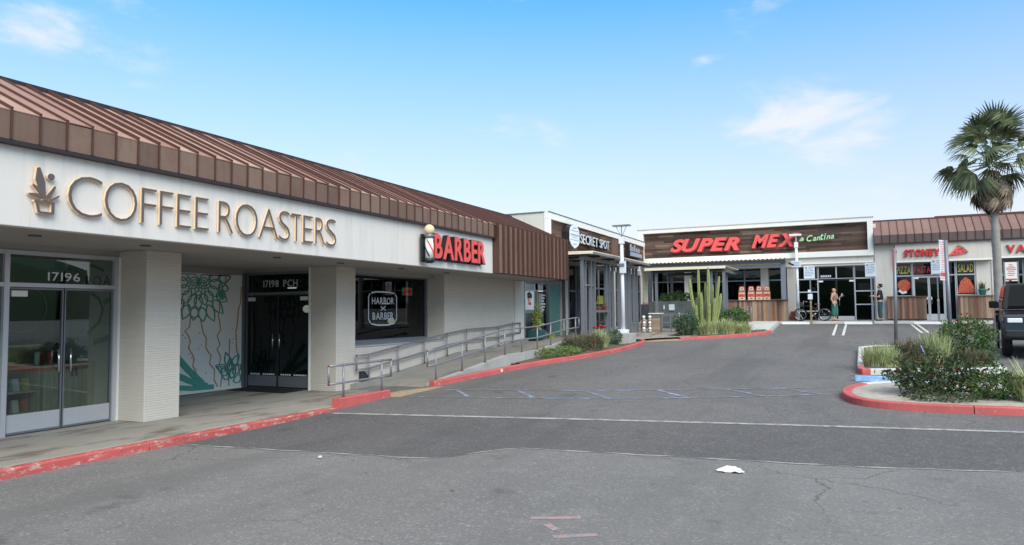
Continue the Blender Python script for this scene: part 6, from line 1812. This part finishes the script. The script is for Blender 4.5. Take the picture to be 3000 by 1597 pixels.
m.build('basket', 'steel', t); MB().tube([bb + Vector((.1, .02, -.05)), (-1.7, by + .16, bz + .005)], .01, 6).build('kickstand', 'chrome', t)

# ------------------------------------------------------------------ parked car
def car(label, loc, rz):
    r = thing('parked_car', label, 'car', loc, world=False, rz=rz)
    # +X is forward, origin on the ground under the middle
    W = .93
    lower = [(-2.15, .42), (-2.2, .75), (-2.15, 1.12), (.62, 1.16), (1.35, 1.13), (2.05, 1.05), (2.2, .95), (2.25, .6), (2.18, .42), (1.78, .40)]
    wa = []
    for cx in (1.38, -1.32):
        wa.append([(cx + .47 * cos(radians(a)), .40 + .47 * sin(radians(a))) for a in range(0, 181, 20)])
    prof = lower[:9] + [(1.85, .40)] + wa[0] + [(.91, .40), (-.85, .40)] + wa[1] + [(-1.79, .40)]
    n = len(prof)
    m = MB()
    xs_ = [(-W, .0), (-W + .06, .0), (W - .06, 0), (W, 0)]
    v = []
    for y_, ins in ((-W + .07, .0), (-W, .035), (W, .035), (W - .07, .0)):
        for (x, z) in prof: v.append((x * (1 - ins * .25), y_, z if ins == 0 else z - ins * (1 if z > 1.0 else 0)))
    f = [tuple(range(n))[::-1], tuple(range(3 * n, 4 * n))]
    for b_ in range(3):
        for i in range(n): f.append((b_ * n + i, b_ * n + (i + 1) % n, (b_ + 1) * n + (i + 1) % n, (b_ + 1) * n + i))
    m.add(v, f); m.build('body', 'car_black', r, bevel=.02)
    # cabin
    cb = [(-2.1, 1.12, .86), (.68, 1.14, .86), (.15, 1.80, .72), (-1.95, 1.82, .72)]
    c = MB(); A = [(cb[i][0], -cb[i][2], cb[i][1]) for i in range(4)]; Bq = [(cb[i][0], cb[i][2], cb[i][1]) for i in range(4)]
    c.add(A + Bq, [(0, 1, 2, 3), (7, 6, 5, 4), (0, 4, 5, 1), (1, 5, 6, 2), (2, 6, 7, 3), (3, 7, 4, 0)]); c.build('cabin', 'car_black', r, bevel=.04, seg=3)
    def lerp(a, b, t): return tuple(a[i] + (b[i] - a[i]) * t for i in range(3))
    for s in (-1, 1):
        q = [(-2.0, 1.18, .85), (.55, 1.19, .85), (.12, 1.72, .74), (-1.88, 1.74, .74)]
        for a, b in ((.02, .30), (.33, .64), (.67, .985)):
            p = [lerp(q[0], q[1], a), lerp(q[0], q[1], b), lerp(q[3], q[2], b), lerp(q[3], q[2], a)]
            pts = [(x, s * (y + .012), z) for x, z, y in p]
            MB().prism(pts, (0, s * .006, 0)).build('side_window', 'glass_dark', r); 
    ws = [(.70, -.74, 1.20), (.70, .74, 1.20), (.22, .64, 1.74), (.22, -.64, 1.74)]
    MB().prism(ws, (.018, 0, .012)).build('windscreen', 'glass_dark', r)
    MB().prism([(-2.13, -.7, 1.2), (-2.13, .7, 1.2), (-2.02, .62, 1.72), (-2.02, -.62, 1.72)], (-.02, 0, .004)).build('rear_window', 'glass_dark', r)
    for cx in (1.38, -1.32):
        for s in (-1, 1):
            w = MB().tube([(cx, s * .72, .40), (cx, s * .76, .40), (cx, s * .90, .40), (cx, s * .94, .40)], [.36, .40, .40, .37], 28).build('wheel', 'black_rubber', r, bevel=.0)
            MB().tube([(cx, s * .935, .40), (cx, s * .952, .40)], .25, 24).build('rim', 'rim_metal', w)
            sp = MB()
            for k in range(6):
                a = k * pi / 3; sp.tube([(cx, s * .955, .40), (cx + .24 * cos(a), s * .958, .40 + .24 * sin(a))], .025, 6)
            sp.build('spokes', 'chrome', w)
    for s in (-1, 1):
        B(2.1, 2.275, min(s * .52, s * .84), max(s * .52, s * .84), .82, .93).build('headlight', 'lamp_lens', r, bevel=.02)
        B(-2.23, -2.17, s * .72 - .09, s * .72 + .09, .72, 1.05).build('tail_light', 'crimson', r, bevel=.01)
        h = B(.42, .62, min(s * .93, s * 1.16), max(s * .93, s * 1.16), 1.17, 1.36).build('mirror', 'car_black', r, bevel=.03)
        for x in (-.15, -1.05): B(x - .09, x + .09, min(s * .935, s * .965), max(s * .935, s * .965), .98, 1.02).build('door_handle', 'chrome', r, bevel=.006)
        B(-.8, .88, min(s * .9, s * 1.0), max(s * .9, s * 1.0), .30, .36).build('side_step', 'car_trim', r, bevel=.01)
        for x in (.70, -.28, -1.18): B(x - .006, x + .006, min(s * .931, s * .936), max(s * .931, s * .936), .5, 1.1).build('door_gap', 'letter_black', r)
    for k in range(7): B(2.215, 2.245, -.42 + k * .14 - .04, -.42 + k * .14 + .04, .74, 1.0).build('grille_slot', 'car_trim', r)
    B(2.2, 2.42, -.9, .9, .48, .66).build('bumper', 'car_trim', r, bevel=.03); B(-2.36, -2.16, -.9, .9, .48, .66).build('bumper', 'car_trim', r, bevel=.03)
    B(2.425, 2.435, -.18, .18, .5, .62).build('number_plate', 'trim_white', r)
    B(-1.9, 0, -.62, -.58, 1.85, 1.89).build('roof_rail', 'car_trim', r); B(-1.9, 0, .58, .62, 1.85, 1.89).build('roof_rail', 'car_trim', r)
    return r
car('black sport utility car parked at the right edge behind the islands', (4.78, 24.6, zg(24.0)), radians(263.4)).scale = (1.06, 1.02, 1.11)
